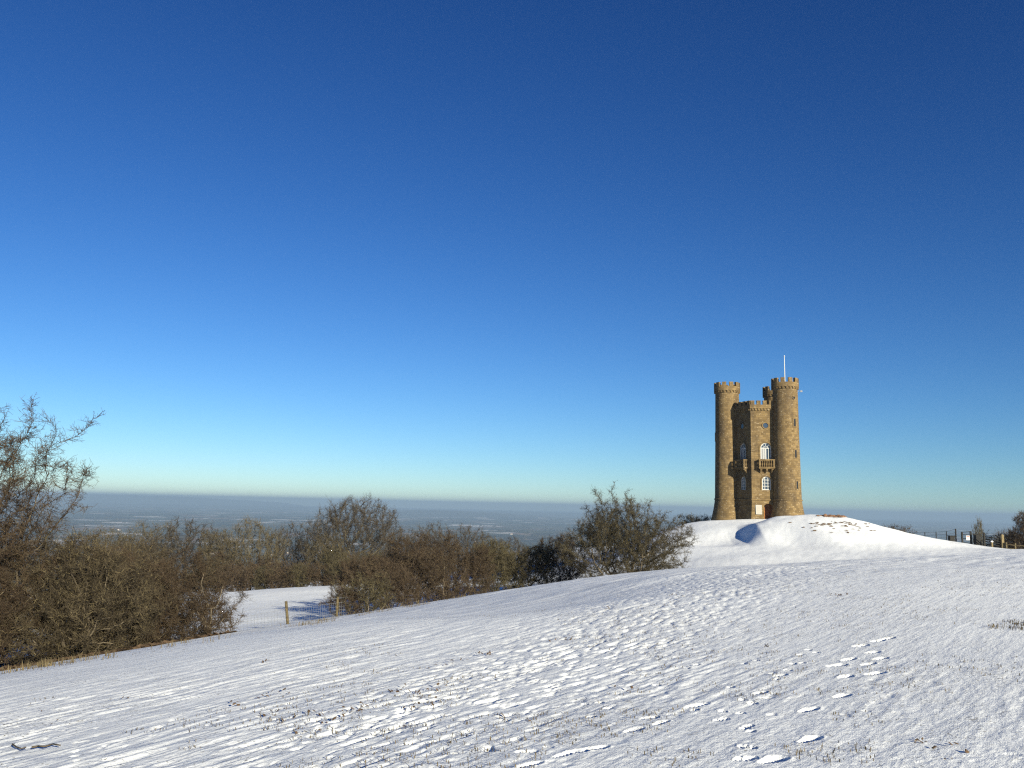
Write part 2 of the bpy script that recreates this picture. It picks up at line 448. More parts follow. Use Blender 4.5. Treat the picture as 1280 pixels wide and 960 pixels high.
def micro(x, y, r):
    """snow relief: wind streaks, trampling and prints; r = distance from where the photographer stood"""
    c, s = 0.60, 0.80                       # streak direction
    u, v = x * c + y * s, -x * s + y * c
    res = 0.006 * r
    z = 0.035 * vnoise(x / 2.2, y / 2.2, 3) * sstep(2, 8, r)
    wind = sstep(-.1, .35, vnoise(x / 3.1, y / 3.1, 13) + .15 - .02 * x)
    flat = sstep(-.5, 2.6, x - .30 * (y - 6)) * (1 - sstep(22, 40, r))   # untouched crust on the right
    z += (.4 + .9 * wind) * (1 - .75 * flat) * 0.017 * fbm(u / 0.42, v / 0.085, 11, 3) * (1 - sstep(.05, .14, res))
    z += 0.005 * fbm(x / 0.075, y / 0.06, 21, 2) * (1 - sstep(.02, .07, res))
    z += 0.030 * fbm(u / 1.6, v / .5, 26, 2) * sstep(.08, .2, res)
    # trampled band going up the hill
    px, py = x + .36, y - 9.8
    al, ac = px * .39 + py * .92, -px * .92 + py * .39
    band = np.exp(-((ac + .2) / (1.5 + .09 * np.clip(al, -4, 30))) ** 2) * sstep(-5.5, -1.5, al) * (1 - sstep(22, 34, al))
    pit = fbm(u / .22, v / .085, 31, 3)
    z += band * .055 * np.clip(pit + .12, -.38, .12)
    # loose second trail on the left slope
    b2 = np.exp(-((x + 3.2 - .12 * (y - 8)) / 1.6) ** 2) * (1 - sstep(20, 30, y))
    z += b2 * .022 * np.clip(fbm(u / .6, v / .11, 51, 2), -.4, .2)
    # scattered pock marks everywhere
    pk = vnoise(x / .11, y / .11, 57)
    z += -.026 * (1 - .6 * flat) * sstep(.30, .46, pk) * sstep(-.05, .3, vnoise(x / 1.3, y / 1.3, 58)) * (1 - sstep(.03, .09, res))
    for (qx, qy, L, W, a, dep) in PR:
        sel = np.nonzero((np.abs(x - qx) < .7) & (np.abs(y - qy) < .7))[0]
        if len(sel) == 0: continue
        dx, dy = x[sel] - qx, y[sel] - qy
        # heading measured from +X; the toe leads away from the camera
        lu, lv = dx * math.cos(a) + dy * math.sin(a), -dx * math.sin(a) + dy * math.cos(a)
        w = W * (1 + .25 * np.sin(lu / L * 2.2))
        q = (np.abs(lu) / L) ** 3 + (np.abs(lv) / w) ** 3
        q += .35 * vnoise(dx / .05, dy / .05, 61)
        tilt = np.clip((dx * SUN_XY[0] + dy * SUN_XY[1]) / W, -1.2, 1.2)      # floor tilted along the sun's azimuth to shape its lit and shaded sides
        hole = -.85 * dep * (1 - sstep(.5, 1.2, q)) * (.6 + .4 * tilt)
        rim = .005 * np.exp(-((q - 1.6) / .5) ** 2)
        z[sel] += hole + rim
    return z

def build_ground():
    th_f = np.linspace(R(-44), R(44), 1150)
    th_b = np.linspace(R(44), R(316), 90)[1:-1]
    th = np.r_[th_f, th_b]                      # clockwise from +Y
    rr = [0.35]
    while rr[-1] < 2300:
        r = rr[-1]
        k = .12 if r < 2.5 else (.0052 if r < 4.6 else .0031 if r < 13 else .0052 if r < 62 else (.009 if r < 170 else .06))
        rr.append(r * (1 + k))
    rr = np.array(rr)
    Rg, Tg = np.meshgrid(rr, th, indexing='ij')
    x, y = (Rg * np.sin(Tg)).ravel(), (Rg * np.cos(Tg)).ravel()
    z = H(x, y)
    near = np.nonzero(Rg.ravel() < 125)[0]
    z[near] += micro(x[near], y[near], Rg.ravel()[near])
    n, m = len(rr), len(th)
    i = np.arange(n - 1)[:, None] * m; j = np.arange(m)[None, :]; j2 = (j + 1) % m
    q = np.stack([i + j, i + j2, i + m + j2, i + m + j], -1).reshape(-1, 4)[:, ::-1]
    c0 = len(x)
    verts = np.c_[x, y, z]
    o = np_mesh("snow_ground", verts, q, M['snow'])
    tag(o, kind="structure")
    return o
build_ground()

# vale below the escarpment, out to the horizon
def build_plain():
    rr = np.r_[np.linspace(1200, 12000, 60), np.geomspace(12500, 42000, 24)]
    th = np.linspace(0, 2 * np.pi, 181)[:-1]
    Rg, Tg = np.meshgrid(rr, th, indexing='ij')
    x, y = (Rg * np.sin(Tg)).ravel(), (Rg * np.cos(Tg)).ravel()
    z = -252 + 26 * fbm(x / 2600, y / 2600, 81, 3) + 10 * vnoise(x / 700, y / 700, 85)
    n, m = len(rr), len(th)
    i = np.arange(n - 1)[:, None] * m; j = np.arange(m)[None, :]; j2 = (j + 1) % m
    q = np.stack([i + j, i + j2, i + m + j2, i + m + j], -1).reshape(-1, 4)[:, ::-1]
    tag(np_mesh("plain", np.c_[x, y, z], q, M['plain']), kind="structure")
build_plain()
def plain_z(x, y):
    x = np.array([x], float); y = np.array([y], float)
    return float((-252 + 26 * fbm(x / 2600, y / 2600, 81, 3) + 10 * vnoise(x / 700, y / 700, 85))[0])

def hills(name, az0, az1, dist, depth, prof, seed):
    """a far ridge: prof(t) gives crest height above the plain"""
    n, m = 120, 9
    t = np.linspace(0, 1, n)
    az = R(az0) + (R(az1) - R(az0)) * t
    crest = prof(t) * (1 + .18 * fbm(t * 9, t * 0, seed, 3))
    V = []
    for k in range(m):
        s = k / (m - 1)
        d = dist + depth * (s - .5)
        V.append(np.c_[d * np.sin(az), d * np.cos(az), -262 + crest * math.sin(math.pi * s) ** .8 + (8 * vnoise(t * 30, t * 0 + k, seed + 9) if 0 < k < m - 1 else 0)])
    V = np.concatenate(V)
    i = np.arange(m - 1)[:, None] * n; j = np.arange(n - 1)[None, :]
    q = np.stack([i + j, i + j + 1, i + n + j + 1, i + n + j], -1).reshape(-1, 4)
    tag(np_mesh(name, V, q, M['ridge']), kind="structure")
hills("hills", -34, -13, 33000, 5000, lambda t: 300 * np.sin(np.pi * t) ** .5, 91)
hills("hills", -9.5, 3.5, 19000, 5000, lambda t: 118 * np.sin(np.pi * t ** .75) ** 1.0, 95)
hills("hills", -36, 36, 26500, 3500, lambda t: 70 * np.sin(np.pi * t) ** .2, 97)

# far woods and hedgerow trees of the vale: one mass
def far_woods():
    rng = np.random.default_rng(12)
    V, F = [], []
    base = np.array([(math.cos(a) * r, math.sin(a) * r, z) for z, r in ((0, 1), (.6, .95), (1, .45)) for a in np.linspace(0, 2 * np.pi, 7)[:-1]])
    nb = 0
    for _ in range(2600):
        d = 2300 * math.exp(rng.uniform(0, 1.6)); az = R(rng.uniform(-36, 36))
        x, y = d * math.sin(az), d * math.cos(az)
        z = plain_z(x, y)
        k = rng.integers(2, 7); ang = rng.uniform(0, 3.14)
        for q in range(k):
            s = rng.uniform(6, 13)
            ox, oy = math.cos(ang) * q * 15 + rng.uniform(-6, 6), math.sin(ang) * q * 15 + rng.uniform(-6, 6)
            b = base * np.array([s, s, rng.uniform(7, 14)]) * rng.uniform(.8, 1.2, (18, 1))
            V.append(b + np.array([x + ox, y + oy, z - 2]))
            for lev in (0, 1):
                for a in range(6):
                    F.append((nb + lev * 6 + a, nb + lev * 6 + (a + 1) % 6, nb + lev * 6 + 6 + (a + 1) % 6, nb + lev * 6 + 6 + a))
            F.append((nb + 12, nb + 13, nb + 14, nb + 15)); F.append((nb + 12, nb + 15, nb + 16, nb + 17))
            nb += 18
    o = np_mesh("woodland", np.concatenate(V), np.array(F), M['wood'])
    tag(o, "dark hazy woods and hedgerow trees scattered over the far plain", "woodland", kind="stuff")
far_woods()

# air
def haze():
    t = bpy.data.materials.new("haze_air"); t.use_nodes = True
    n, l = t.node_tree.nodes, t.node_tree.links
    n.clear()
    out = n.new("ShaderNodeOutputMaterial"); pv = n.new("ShaderNodeVolumePrincipled")
    pv.inputs["Color"].default_value = (0.285, 0.405, 0.555, 1)
    pv.inputs["Density"].default_value = 8.5e-5
    pv.inputs["Anisotropy"].default_value = 0.0
    l.new(pv.outputs[0], out.inputs["Volume"])
    mb = MB(); mb.box((0, 0, 0), (1, 0, 0), (0, 1, 0), (0, 0, 1), (-43000, -43000, -330), (43000, 43000, 85))
    o = mb.build("haze", t)
    tag(o, "thin blue haze hanging over the far plain", "haze", kind="stuff")
haze()
# ------------------------------------------------------------------ the tower
def tower():
    cx, cy = 36.0, 122.6
    ROT = R(-68.6); rad = 4.94
    ang = [ROT - k * R(60) for k in range(6)]                 # 0 = right turret, 1 = front corner, 2 = left turret, 4 = rear turret
    rk = lambda k: rad - (.5 if k % 6 in (3, 5) else 0)
    hexv = lambda k, z, extra=0.0: Vector((cx + (rk(k) + off(z) + extra) * math.cos(ang[k % 6] + (.055 if k % 6 == 1 else 0)), cy + (rk(k) + off(z) + extra) * math.sin(ang[k % 6] + (.055 if k % 6 == 1 else 0)), z))
    def off(z): return 0.42 * max(0.0, (3.1 - z) / 3.1) ** 1.3
    gz = 0.3
    root = empty("stone_tower", (cx, cy, gz))
    tag(root, "tall brown stone castle tower with round battlemented turrets on the snowy hilltop", "tower")
    inv = Vector((cx, cy, gz))
    def part(mb, name, mat, parent=None):
        p = parent or root
        base = Vector(p["_org"]) if "_org" in p.keys() else inv
        mb.v = [tuple(Vector(q) - base) for q in mb.v]
        return mb.build(name, mat, p)
    WT = 15.35                                                # wall head under the parapet
    Z = Vector((0, 0, 1))
    def arch_pts(t0, t1, z1, rise, n=12):
        """points from (t0, spring) over the arch to (t1, spring)"""
        sp = z1 - rise; c = (t0 + t1) / 2; h = (t1 - t0) / 2
        return [(c - h * math.cos(math.pi * k / n), sp + rise * math.sin(math.pi * k / n)) for k in range(n + 1)]
    def panel(mb, ka, kb, holes):
        L = (hexv(ka, 5) - hexv(kb, 5)).length
        P = lambda t, z: hexv(ka, z).lerp(hexv(kb, z), t / L)
        ts = sorted({0.0, L} | {h[0] for h in holes} | {h[1] for h in holes})
        zs = sorted({-1.5, 0.3, .8, 1.4, 2.1, 3.1, WT} | {h[2] for h in holes} | {h[3] for h in holes})
        d = (hexv(kb, 5) - hexv(ka, 5)).normalized(); n = Vector((d.y, -d.x, 0))
        if n.dot(hexv(ka, 5) - Vector((cx, cy, 5))) < 0: n = -n
        for ta, tb in zip(ts, ts[1:]):
            for za, zb in zip(zs, zs[1:]):
                tm, zm = (ta + tb) / 2, (za + zb) / 2
                if any(h[0] < tm < h[1] and h[2] < zm < h[3] for h in holes): continue
                mb.face([P(ta, za), P(tb, za), P(tb, zb), P(ta, zb)], [(ta + ka * 7, za), (tb + ka * 7, za), (tb + ka * 7, zb), (ta + ka * 7, zb)])
        for (t0, t1, z0, z1, rise, depth) in holes:
            ap = arch_pts(t0, t1, z1, rise)
            m = len(ap) // 2
            UV = lambda q: [(a + ka * 7, b) for a, b in q]
            for k in range(len(ap) - 1):
                cor = (t0, z1) if k < m else (t1, z1)
                q = [cor, ap[k], ap[k + 1]]
                mb.face([P(*a) for a in q], UV(q))
            q = [(t0, z1), ap[m], (t1, z1)]
            loop = [(t0, z0)] + ap + [(t1, z0)]
            B = lambda t, z: hexv(ka, 5).lerp(hexv(kb, 5), t / L) * 1.0 - n * depth + Z * (z - 5)
            for a, b in zip(loop, loop[1:] + loop[:1]):
                mb.face([P(*a), P(*b), B(*b), B(*a)])
        return P, d, n, L
    # ---- body
    body = MB()
    winR, winL = 1.98, 1.80
    def holes_for(tc):
        return [(tc - .72, tc + .72, 8.55, 10.9, .72, .30), (tc - .58, tc + .58, 4.45, 6.3, .58, .28)]
    PR_, dR, nR, LR = panel(body, 1, 0, holes_for(winR) + [(2.02 - .45, 2.02 + .72, 0.3, 2.62, .5, .75)])
    PL_, dL, nL, LL = panel(body, 1, 2, holes_for(winL))
    for a, b in ((2, 3), (3, 4), (4, 5), (5, 0)): panel(body, a, b, [])
    part(body, "wall", M['stone'])
    # string course at the top of the battered base
    sc = MB()
    for k in range(6):
        q = [(0, 3.0), (.10, 3.06), (.10, 3.2), (0, 3.28)]
        for (e0, z0), (e1, z1) in zip(q, q[1:]):
            sc.face([hexv(k, 5, e0 + .01) * 1 + Z * (z0 - 5), hexv(k + 1, 5, e0 + .01) + Z * (z0 - 5), hexv(k + 1, 5, e1 + .01) + Z * (z1 - 5), hexv(k, 5, e1 + .01) + Z * (z1 - 5)][::-1])
    part(sc, "string_course", M['stone'])
    # ---- body battlement
    bt = MB()
    for k in range(6):
        A, B = hexv(k, WT), hexv(k + 1, WT)
        d = (B - A).normalized(); n = Vector((d.y, -d.x, 0))
        if n.dot(A - Vector((cx, cy, WT))) < 0: n = -n
        L = (B - A).length; e = .18 / math.cos(R(30)) * .5
        bt.box(A, d, n, Z, (-e * .9, -.28, .30), (L + e * .9, .18, .84))
        bt.box(A, d, n, Z, (-.02, -.28, 0), (L + .02, .05, .302))
        for j in range(11):                                  # corbels
            t = .25 + j * (L - .5) / 10
            bt.box(A, d, n, Z, (t - .09, .048, .04), (t + .09, .17, .302))
        for j in range(6):                                   # merlons
            t = .26 + j * (L - .52) / 5
            bt.box(A, d, n, Z, (t - .26, -.277, .838), (t + .26, .177, 1.32))
            bt.box(A, d, n, Z, (t - .29, -.30, 1.318), (t + .29, .21, 1.40))
    part(bt, "battlement", M['stone'])
    rf = MB(); rf.face([hexv(k, WT) + Z * .35 for k in range(6)][::-1]); part(rf, "roof", M['metal'])
    # ---- turrets
    TT = 18.28
    def turret(k, slits):
        c = (cx + rad * math.cos(ang[k]), cy + rad * math.sin(ang[k]))
        sh = MB()
        prof = [(2.55, -1.5), (2.42, .2), (2.26, .9), (2.08, 1.7), (1.95, 2.5), (1.88, 3.02), (1.98, 3.06), (1.98, 3.2), (1.86, 3.26), (1.80, 7.0), (1.72, 12.0), (1.66, TT)]
        sh.lathe(c, prof, 56)
        tr = part(sh, "turret", M['stone'])
        b = MB()
        b.lathe(c, [(1.64, TT - .02), (1.70, TT + .02), (1.70, TT + .28)], 56)
        b.lathe(c, [(1.60, TT + .28), (1.84, TT + .28), (1.84, TT + .90), (1.50, TT + .90), (1.50, TT + .3), (0.01, TT + .32)], 56)
        for j in range(24):
            a = 2 * math.pi * (j + .3) / 24
            o = Vector((c[0], c[1], 0)); ax = Vector((-math.sin(a), math.cos(a), 0)); ay = Vector((math.cos(a), math.sin(a), 0))
            b.box(o, ax, ay, Z, (-.10, 1.66, TT + .03), (.10, 1.83, TT + .283))
        nm = 11
        for j in range(nm):
            a0 = 2 * math.pi * (j + .15) / nm; a1 = a0 + 2 * math.pi / nm * .56
            ns = 4
            for q in range(ns):
                u, w = a0 + (a1 - a0) * q / ns, a0 + (a1 - a0) * (q + 1) / ns
                P = lambda r, t, z: (c[0] + r * math.cos(t), c[1] + r * math.sin(t), z)
                z0, z1 = TT + .89, TT + 1.52
                b.face([P(1.838, u, z0), P(1.838, w, z0), P(1.838, w, z1), P(1.838, u, z1)])
                b.face([P(1.503, w, z0), P(1.503, u, z0), P(1.503, u, z1), P(1.503, w, z1)])
                b.face([P(1.838, u, z1), P(1.838, w, z1), P(1.503, w, z1), P(1.503, u, z1)])
            for t_, fl in ((a0, 1), (a1, -1)):
                q4 = [P(1.503, t_, z0), P(1.838, t_, z0), P(1.838, t_, z1), P(1.503, t_, z1)]
                b.face(q4[::fl])
        part(b, "battlement", M['stone'], tr)
        for (a, zc, hw, hh, rnd) in slits:
            rr = np.interp(zc, [3.2, 7, 12, TT], [1.86, 1.80, 1.72, 1.66])
            o = Vector((c[0], c[1], zc)); ay = Vector((math.cos(a), math.sin(a), 0)); ax = Vector((-math.sin(a), math.cos(a), 0))
            fr = MB(); pn = MB()
            if rnd:
                for q in range(16):
                    t0, t1 = 2 * math.pi * q / 16, 2 * math.pi * (q + 1) / 16
                    S = lambda r, t, e: o + ay * (rr + e) + ax * (r * math.cos(t)) + Z * (r * math.sin(t))
                    fr.face([S(hw, t0, .07), S(hw + .13, t0, .07), S(hw + .13, t1, .07), S(hw, t1, .07)])
                    fr.face([S(hw + .13, t0, .07), S(hw + .13, t0, -.15), S(hw + .13, t1, -.15), S(hw + .13, t1, .07)])
                    fr.face([S(hw, t0, .07), S(hw, t1, .07), S(hw, t1, -.1), S(hw, t0, -.1)])
                pn.face([S(hw, 2 * math.pi * q / 16, .012) for q in range(16)])
                w = part(fr, "round_window", M['stone'], tr); part(pn, "pane", M['dark'], tr)
            else:
                for lo, hi in (((-hw - .14, rr - .2, -hh - .14), (-hw, rr + .03, hh + .14)), ((hw, rr - .2, -hh - .14), (hw + .14, rr + .03, hh + .14)),
                               ((-hw, rr - .2, hh), (hw, rr + .029, hh + .14)), ((-hw - .05, rr - .2, -hh - .14), (hw + .05, rr + .06, -hh))):
                    fr.box(o, ax, ay, Z, lo, hi)
                pn.box(o, ax, ay, Z, (-hw, rr - .1, -hh), (hw, rr + .006, hh))
                part(fr, "slit_window", M['stone'], tr); part(pn, "pane", M['dark'], tr)
        return tr, c
    va = math.atan2(-118.0, -37.4)                             # towards the camera
    sa = va + R(42)
    _, cR = turret(0, [(sa, 17.0, .17, .17, True), (sa, 13.6, .17, .52, False), (sa, 9.35, .17, .52, False), (sa + R(3), 5.15, .17, .52, False)])
    turret(2, [(va - R(95), 12.0, .17, .5, False)])
    turret(4, [])
    # ---- windows
    def window(tc, hw, z0, z1, o, d, n, depth, kind):
        """white framed arched window; o(t,z) wall point"""
        back = lambda t, z: o + d * t - n * (depth - .05) + Z * z
        fw = .11
        fr = MB()
        rise = hw
        sp = z1 - rise
        def ring(r_out, r_in, e0, e1):
            nn = 16
            outer = [(tc - r_out, z0)] + [(tc - r_out * math.cos(math.pi * k / nn), sp + r_out * math.sin(math.pi * k / nn)) for k in range(nn + 1)] + [(tc + r_out, z0)]
            inner = [(tc - r_in, z0)] + [(tc - r_in * math.cos(math.pi * k / nn), sp + r_in * math.sin(math.pi * k / nn)) for k in range(nn + 1)] + [(tc + r_in, z0)]
            for k in range(len(outer) - 1):
                a, b, c_, e_ = outer[k], outer[k + 1], inner[k + 1], inner[k]
                F = lambda q, e: back(*q) + n * e
                fr.face([F(a, e1), F(b, e1), F(c_, e1), F(e_, e1)]); fr.face([F(e_, e1), F(c_, e1), F(c_, e0), F(e_, e0)])
        ring(hw, hw - fw, 0, .10)
        bar = lambda t0, t1, za, zb: fr.box(o - n * (depth - .05), d, n, Z, (t0, .0, za), (t1, .085, zb))
        bar(tc - hw + .01, tc + hw - .01, z0, z0 + .12)
        if kind == 'french':
            bar(tc - .06, tc + .06, z0 + .12, sp + .02); bar(tc - hw + fw, tc + hw - fw, sp - .05, sp + .06)
            for s in (-1, 1):
                bar(tc + s * hw * .5 - .03, tc + s * hw * .5 + .03, z0 + .12, sp - .05)
            for a in (45, 90, 135):
                p = lambda r: back(tc + r * math.cos(R(a)), sp + r * math.sin(R(a))) + n * .04
                fr.tube(p(.25), p(hw - fw), .03, n=4)
            for k in range(10):
                a, b = R(18 * k), R(18 * (k + 1))
                fr.tube(back(tc + .28 * math.cos(a), sp + .28 * math.sin(a)) + n * .04, back(tc + .28 * math.cos(b), sp + .28 * math.sin(b)) + n * .04, .03, n=4)
        else:
            for j in (-1, 1): bar(tc + j * hw * .36 - .035, tc + j * hw * .36 + .035, z0 + .12, z1 - .12)
            for j in range(1, 4):
                zz = z0 + .1 + (sp - z0) * j / 3.0
                bar(tc - hw + .05, tc + hw - .05, zz - .035, zz + .035)
        w = part(fr, "window", M['white'])
        g = MB(); nn = 16
        g.face([back(tc - hw, z0)] + [back(tc - hw * math.cos(math.pi * k / nn), sp + hw * math.sin(math.pi * k / nn)) for k in range(nn + 1)] + [back(tc + hw, z0)])
        part(g, "glass", M['glass'], w)
        return back, sp, w
    oR, oL = hexv(1, 5) - Z * 5, hexv(1, 5) - Z * 5
    back, sp, w = window(winR, .72, 8.55, 10.9, oR, dR, nR, .30, 'french')
    cu = MB(); cu.box(oR - nR * .25, dR, nR, Z, (winR - .60, .012, 8.7), (winR - .08, .03, sp - .06)); part(cu, "curtain", M['curtain'], w)
    window(winR, .58, 4.45, 6.3, oR, dR, nR, .28, 'grid')
    window(winL, .72, 8.55, 10.9, oL, dL, nL, .30, 'french')
    window(winL, .58, 4.45, 6.3, oL, dL, nL, .28, 'grid')
    # hood mouldings
    for tc, o, d, n in ((winR, oR, dR, nR), (winL, oL, dL, nL)):
        for hw, z0, z1 in ((.72, 8.55, 10.9), (.58, 4.45, 6.3)):
            hm = MB(); sp = z1 - hw; nn = 14
            pts = [(tc - hw - .12, z0 - .02)] + [(tc - (hw + .12) * math.cos(math.pi * k / nn), sp + (hw + .12) * math.sin(math.pi * k / nn)) for k in range(nn + 1)] + [(tc + hw + .12, z0 - .02)]
            cc = (tc, sp)
            for a, b in zip(pts, pts[1:]):
                def grow(q, e):
                    if q[1] < sp: return (q[0] + (e if q[0] > tc else -e), q[1])
                    v = Vector((q[0] - tc, q[1] - sp)).normalized(); return (q[0] + v.x * e, q[1] + v.y * e)
                F = lambda q, e: o + d * q[0] + Z * q[1] + n * e
                a1, b1, a0, b0 = grow(a, .09), grow(b, .09), grow(a, -.09), grow(b, -.09)
                hm.face([F(a0, .06), F(b0, .06), F(b1, .06), F(a1, .06)]); hm.face([F(a1, .06), F(b1, .06), F(b1, 0), F(a1, 0)]); hm.face([F(a0, .06), F(a0, 0), F(b0, 0), F(b0, .06)])
            part(hm, "hood_mould", M['stone'])
    # round dark oculus on each front face
    for tc, zc, o, d, n in ((winR, 13.3, oR, dR, nR), (winL, 13.3, oL, dL, nL)):
        fr, pn = MB(), MB()
        S = lambda r, t, e: o + d * (tc + r * math.cos(t)) + Z * (zc + r * math.sin(t)) + n * e
        for q in range(20):
            t0, t1 = 2 * math.pi * q / 20, 2 * math.pi * (q + 1) / 20
            fr.face([S(.36, t0, .10), S(.50, t0, .10), S(.50, t1, .10), S(.36, t1, .10)])
            fr.face([S(.50, t0, .10), S(.50, t0, 0), S(.50, t1, 0), S(.50, t1, .10)]); fr.face([S(.36, t0, .10), S(.36, t1, .10), S(.36, t1, 0), S(.36, t0, 0)])
        pn.face([S(.37, 2 * math.pi * q / 20, .012) for q in range(20)])
        w = part(fr, "round_window", M['stone']); part(pn, "pane", M['glass'], w)
    # ---- balconies
    def balcony(tc, o, d, n, dep):
        hw = 1.05; zf = 7.42; O = o + d * tc
        sl = MB(); sl.box(O, d, n, Z, (-hw - .04, -.02, zf), (hw + .04, dep + .05, zf + .16)); sl.box(O, d, n, Z, (-hw + .02, -.02, zf - .1), (hw - .02, dep - .04, zf + .002))
        b = part(sl, "balcony", M['stone'])
        rl = MB()
        rl.box(O, d, n, Z, (-hw - .02, dep - .16, zf + 1.06), (hw + .02, dep + .03, zf + 1.2))
        for s in (-1, 1):
            rl.box(O, d, n, Z, (s * hw - (.13 if s > 0 else 0), -.02, zf + 1.062), (s * hw + (.13 if s < 0 else 0), dep - .161, zf + 1.198))
            rl.box(O, d, n, Z, (s * (hw - .11) - .11, dep - .20, zf + .158), (s * (hw - .11) + .11, dep + .015, zf + 1.062))
        part(rl, "rail", M['stone'], b)
        sp_ = [(hw * 1.62 * (j / 7.0 - .5), dep - .08) for j in range(8)] + [(s * (hw - .08), dep * f) for s in (-1, 1) for f in (.25, .55)]
        for (t, e) in sp_:
            bl = MB(); c0 = O + d * t + n * e
            bl.lathe((c0.x, c0.y), [(.062, zf + .158), (.05, zf + .26), (.082, zf + .45), (.045, zf + .8), (.065, zf + 1.061)], 8)
            part(bl, "baluster", M['stone'], b)
        for t in (-.75, 0, .75):
            cb = MB(); c0 = O + d * t
            for (e, za, zb) in ((dep * .82, zf - .25, zf - .09), (dep * .55, zf - .42, zf - .248), (dep * .3, zf - .62, zf - .418)):
                cb.box(c0, d, n, Z, (-.13, -.02, za), (.13, e, zb))
            part(cb, "corbel", M['stone'], b)
    balcony(winR, oR, dR, nR, .72)
    balcony(winL, oL, dL, nL, .72)
    # ---- door in the right face
    dr = MB(); t0, t1, z1 = 2.02 - .45, 2.02 + .72, 2.62
    nn = 12; c_, h_ = (t0 + t1) / 2, (t1 - t0) / 2; sp = z1 - .5
    B = lambda t, z, e: oR + dR * t - nR * (.72 - e) + Z * z
    dr.face([B(t0, .0, 0)] + [B(c_ - h_ * math.cos(math.pi * k / nn), sp + .5 * math.sin(math.pi * k / nn), 0) for k in range(nn + 1)] + [B(t1, .0, 0)])
    for k in range(6):
        t = t0 + .06 + k * .185
        dr.box(oR - nR * .72, dR, nR, Z, (t, .004, .1), (t + .165, .035, 2.15))
    dd = part(dr, "door", M['doordark'])
    lb = MB(); lb.box(oR, dR, nR, Z, (t0 + .02, -.70, .1), (t0 + .1, .05, 2.1)); part(lb, "open_leaf", M['door'], dd)
    hd = MB(); hd.box(oR - nR * .72, dR, nR, Z, (t0 + .9, .035, 1.1), (t0 + .96, .09, 1.3)); part(hd, "handle", M['metal'], dd)
    # small floodlight bracket on the right turret
    fl = MB(); a = va + R(80); c0 = Vector((cR[0], cR[1], 18.0)); ay = Vector((math.cos(a), math.sin(a), 0)); ax = Vector((-math.sin(a), math.cos(a), 0))
    fl.box(c0, ax, ay, Z, (-.03, 1.6, 0), (.03, 2.15, .06)); fl.box(c0, ax, ay, Z, (-.12, 2.05, -.12), (.12, 2.28, .1))
    part(fl, "floodlight", M['metal'])
    # ---- flagpole, a thing of its own
    fp = empty("flagpole", (cR[0], cR[1], TT + .32))
    tag(fp, "slim white flagpole rising from the right hand turret top", "flagpole")
    pl = MB(); pl.lathe((0, 0), [(.075, 0), (.07, .3), (.06, 2.2), (.045, 4.3), (.005, 4.32)], 12); pl.build("pole", M['white'], fp)
    fn = MB(); fn.lathe((0, 0), [(.005, 4.30), (.09, 4.36), (.10, 4.42), (.06, 4.5), (.004, 4.53)], 12); fn.build("finial", M['white'], fp)
    ft = MB(); ft.box((0, 0, 0), (1, 0, 0), (0, 1, 0), (0, 0, 1), (-.2, -.2, -.02), (.2, .2, .12)); ft.build("base", M['metal'], fp)
    # ---- notice board on the wall beside the door
    nt = empty("notice_board", oR + dR * .86 + nR * .28 + Z * 1.2)
    tag(nt, "cream notice board fixed to the stone wall beside the tower door", "sign")
    lean = .10
    ny = (nR - Z * 0).normalized(); up = (Z - nR * lean * 1.6).normalized()
    bd = MB(); bd.box((0, 0, 0), dR, ny, up, (-.36, 0, 0), (.36, .05, 1.18)); bd.build("panel", M['board'], nt)
    fr = MB()
    for lo, hi in (((-.40, -.01, -.04), (-.36, .07, 1.22)), ((.36, -.01, -.04), (.40, .07, 1.22)), ((-.36, -.01, 1.18), (.36, .07, 1.22)), ((-.36, -.01, -.04), (.36, .07, 0))): fr.box((0, 0, 0), dR, ny, up, lo, hi)
    fr.build("frame", M['white'], nt)
tower()
# ------------------------------------------------------------------ trees
def segs_mesh(name, P0, P1, R0, R1, mat, parent, sides=3):
    P0, P1 = np.asarray(P0), np.asarray(P1); R0, R1 = np.asarray(R0), np.asarray(R1)
    d = P1 - P0; L = np.linalg.norm(d, axis=1, keepdims=True) + 1e-9; d = d / L
    ref = np.where(np.abs(d[:, 2:3]) > .8, np.array([[1., 0, 0]]), np.array([[0, 0, 1.]]))
    u = np.cross(d, ref); u /= np.linalg.norm(u, axis=1, keepdims=True) + 1e-9
    w = np.cross(d, u)
    n = len(P0); V = np.empty((n, 2 * sides, 3))
    for k in range(sides):
        a = 2 * np.pi * k / sides
        dirv = u * math.cos(a) + w * math.sin(a)
        V[:, k] = P0 + dirv * R0[:, None]; V[:, sides + k] = P1 + dirv * R1[:, None]
    b = (np.arange(n) * 2 * sides)[:, None]
    Q = np.concatenate([np.stack([b[:, 0] + k, b[:, 0] + (k + 1) % sides, b[:, 0] + sides + (k + 1) % sides, b[:, 0] + sides + k], -1) for k in range(sides)])
    o = np_mesh(name, V.reshape(-1, 3), Q, mat, True, parent)
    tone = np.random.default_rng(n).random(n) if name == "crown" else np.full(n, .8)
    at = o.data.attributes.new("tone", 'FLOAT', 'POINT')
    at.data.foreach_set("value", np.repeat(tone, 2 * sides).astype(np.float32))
    return o

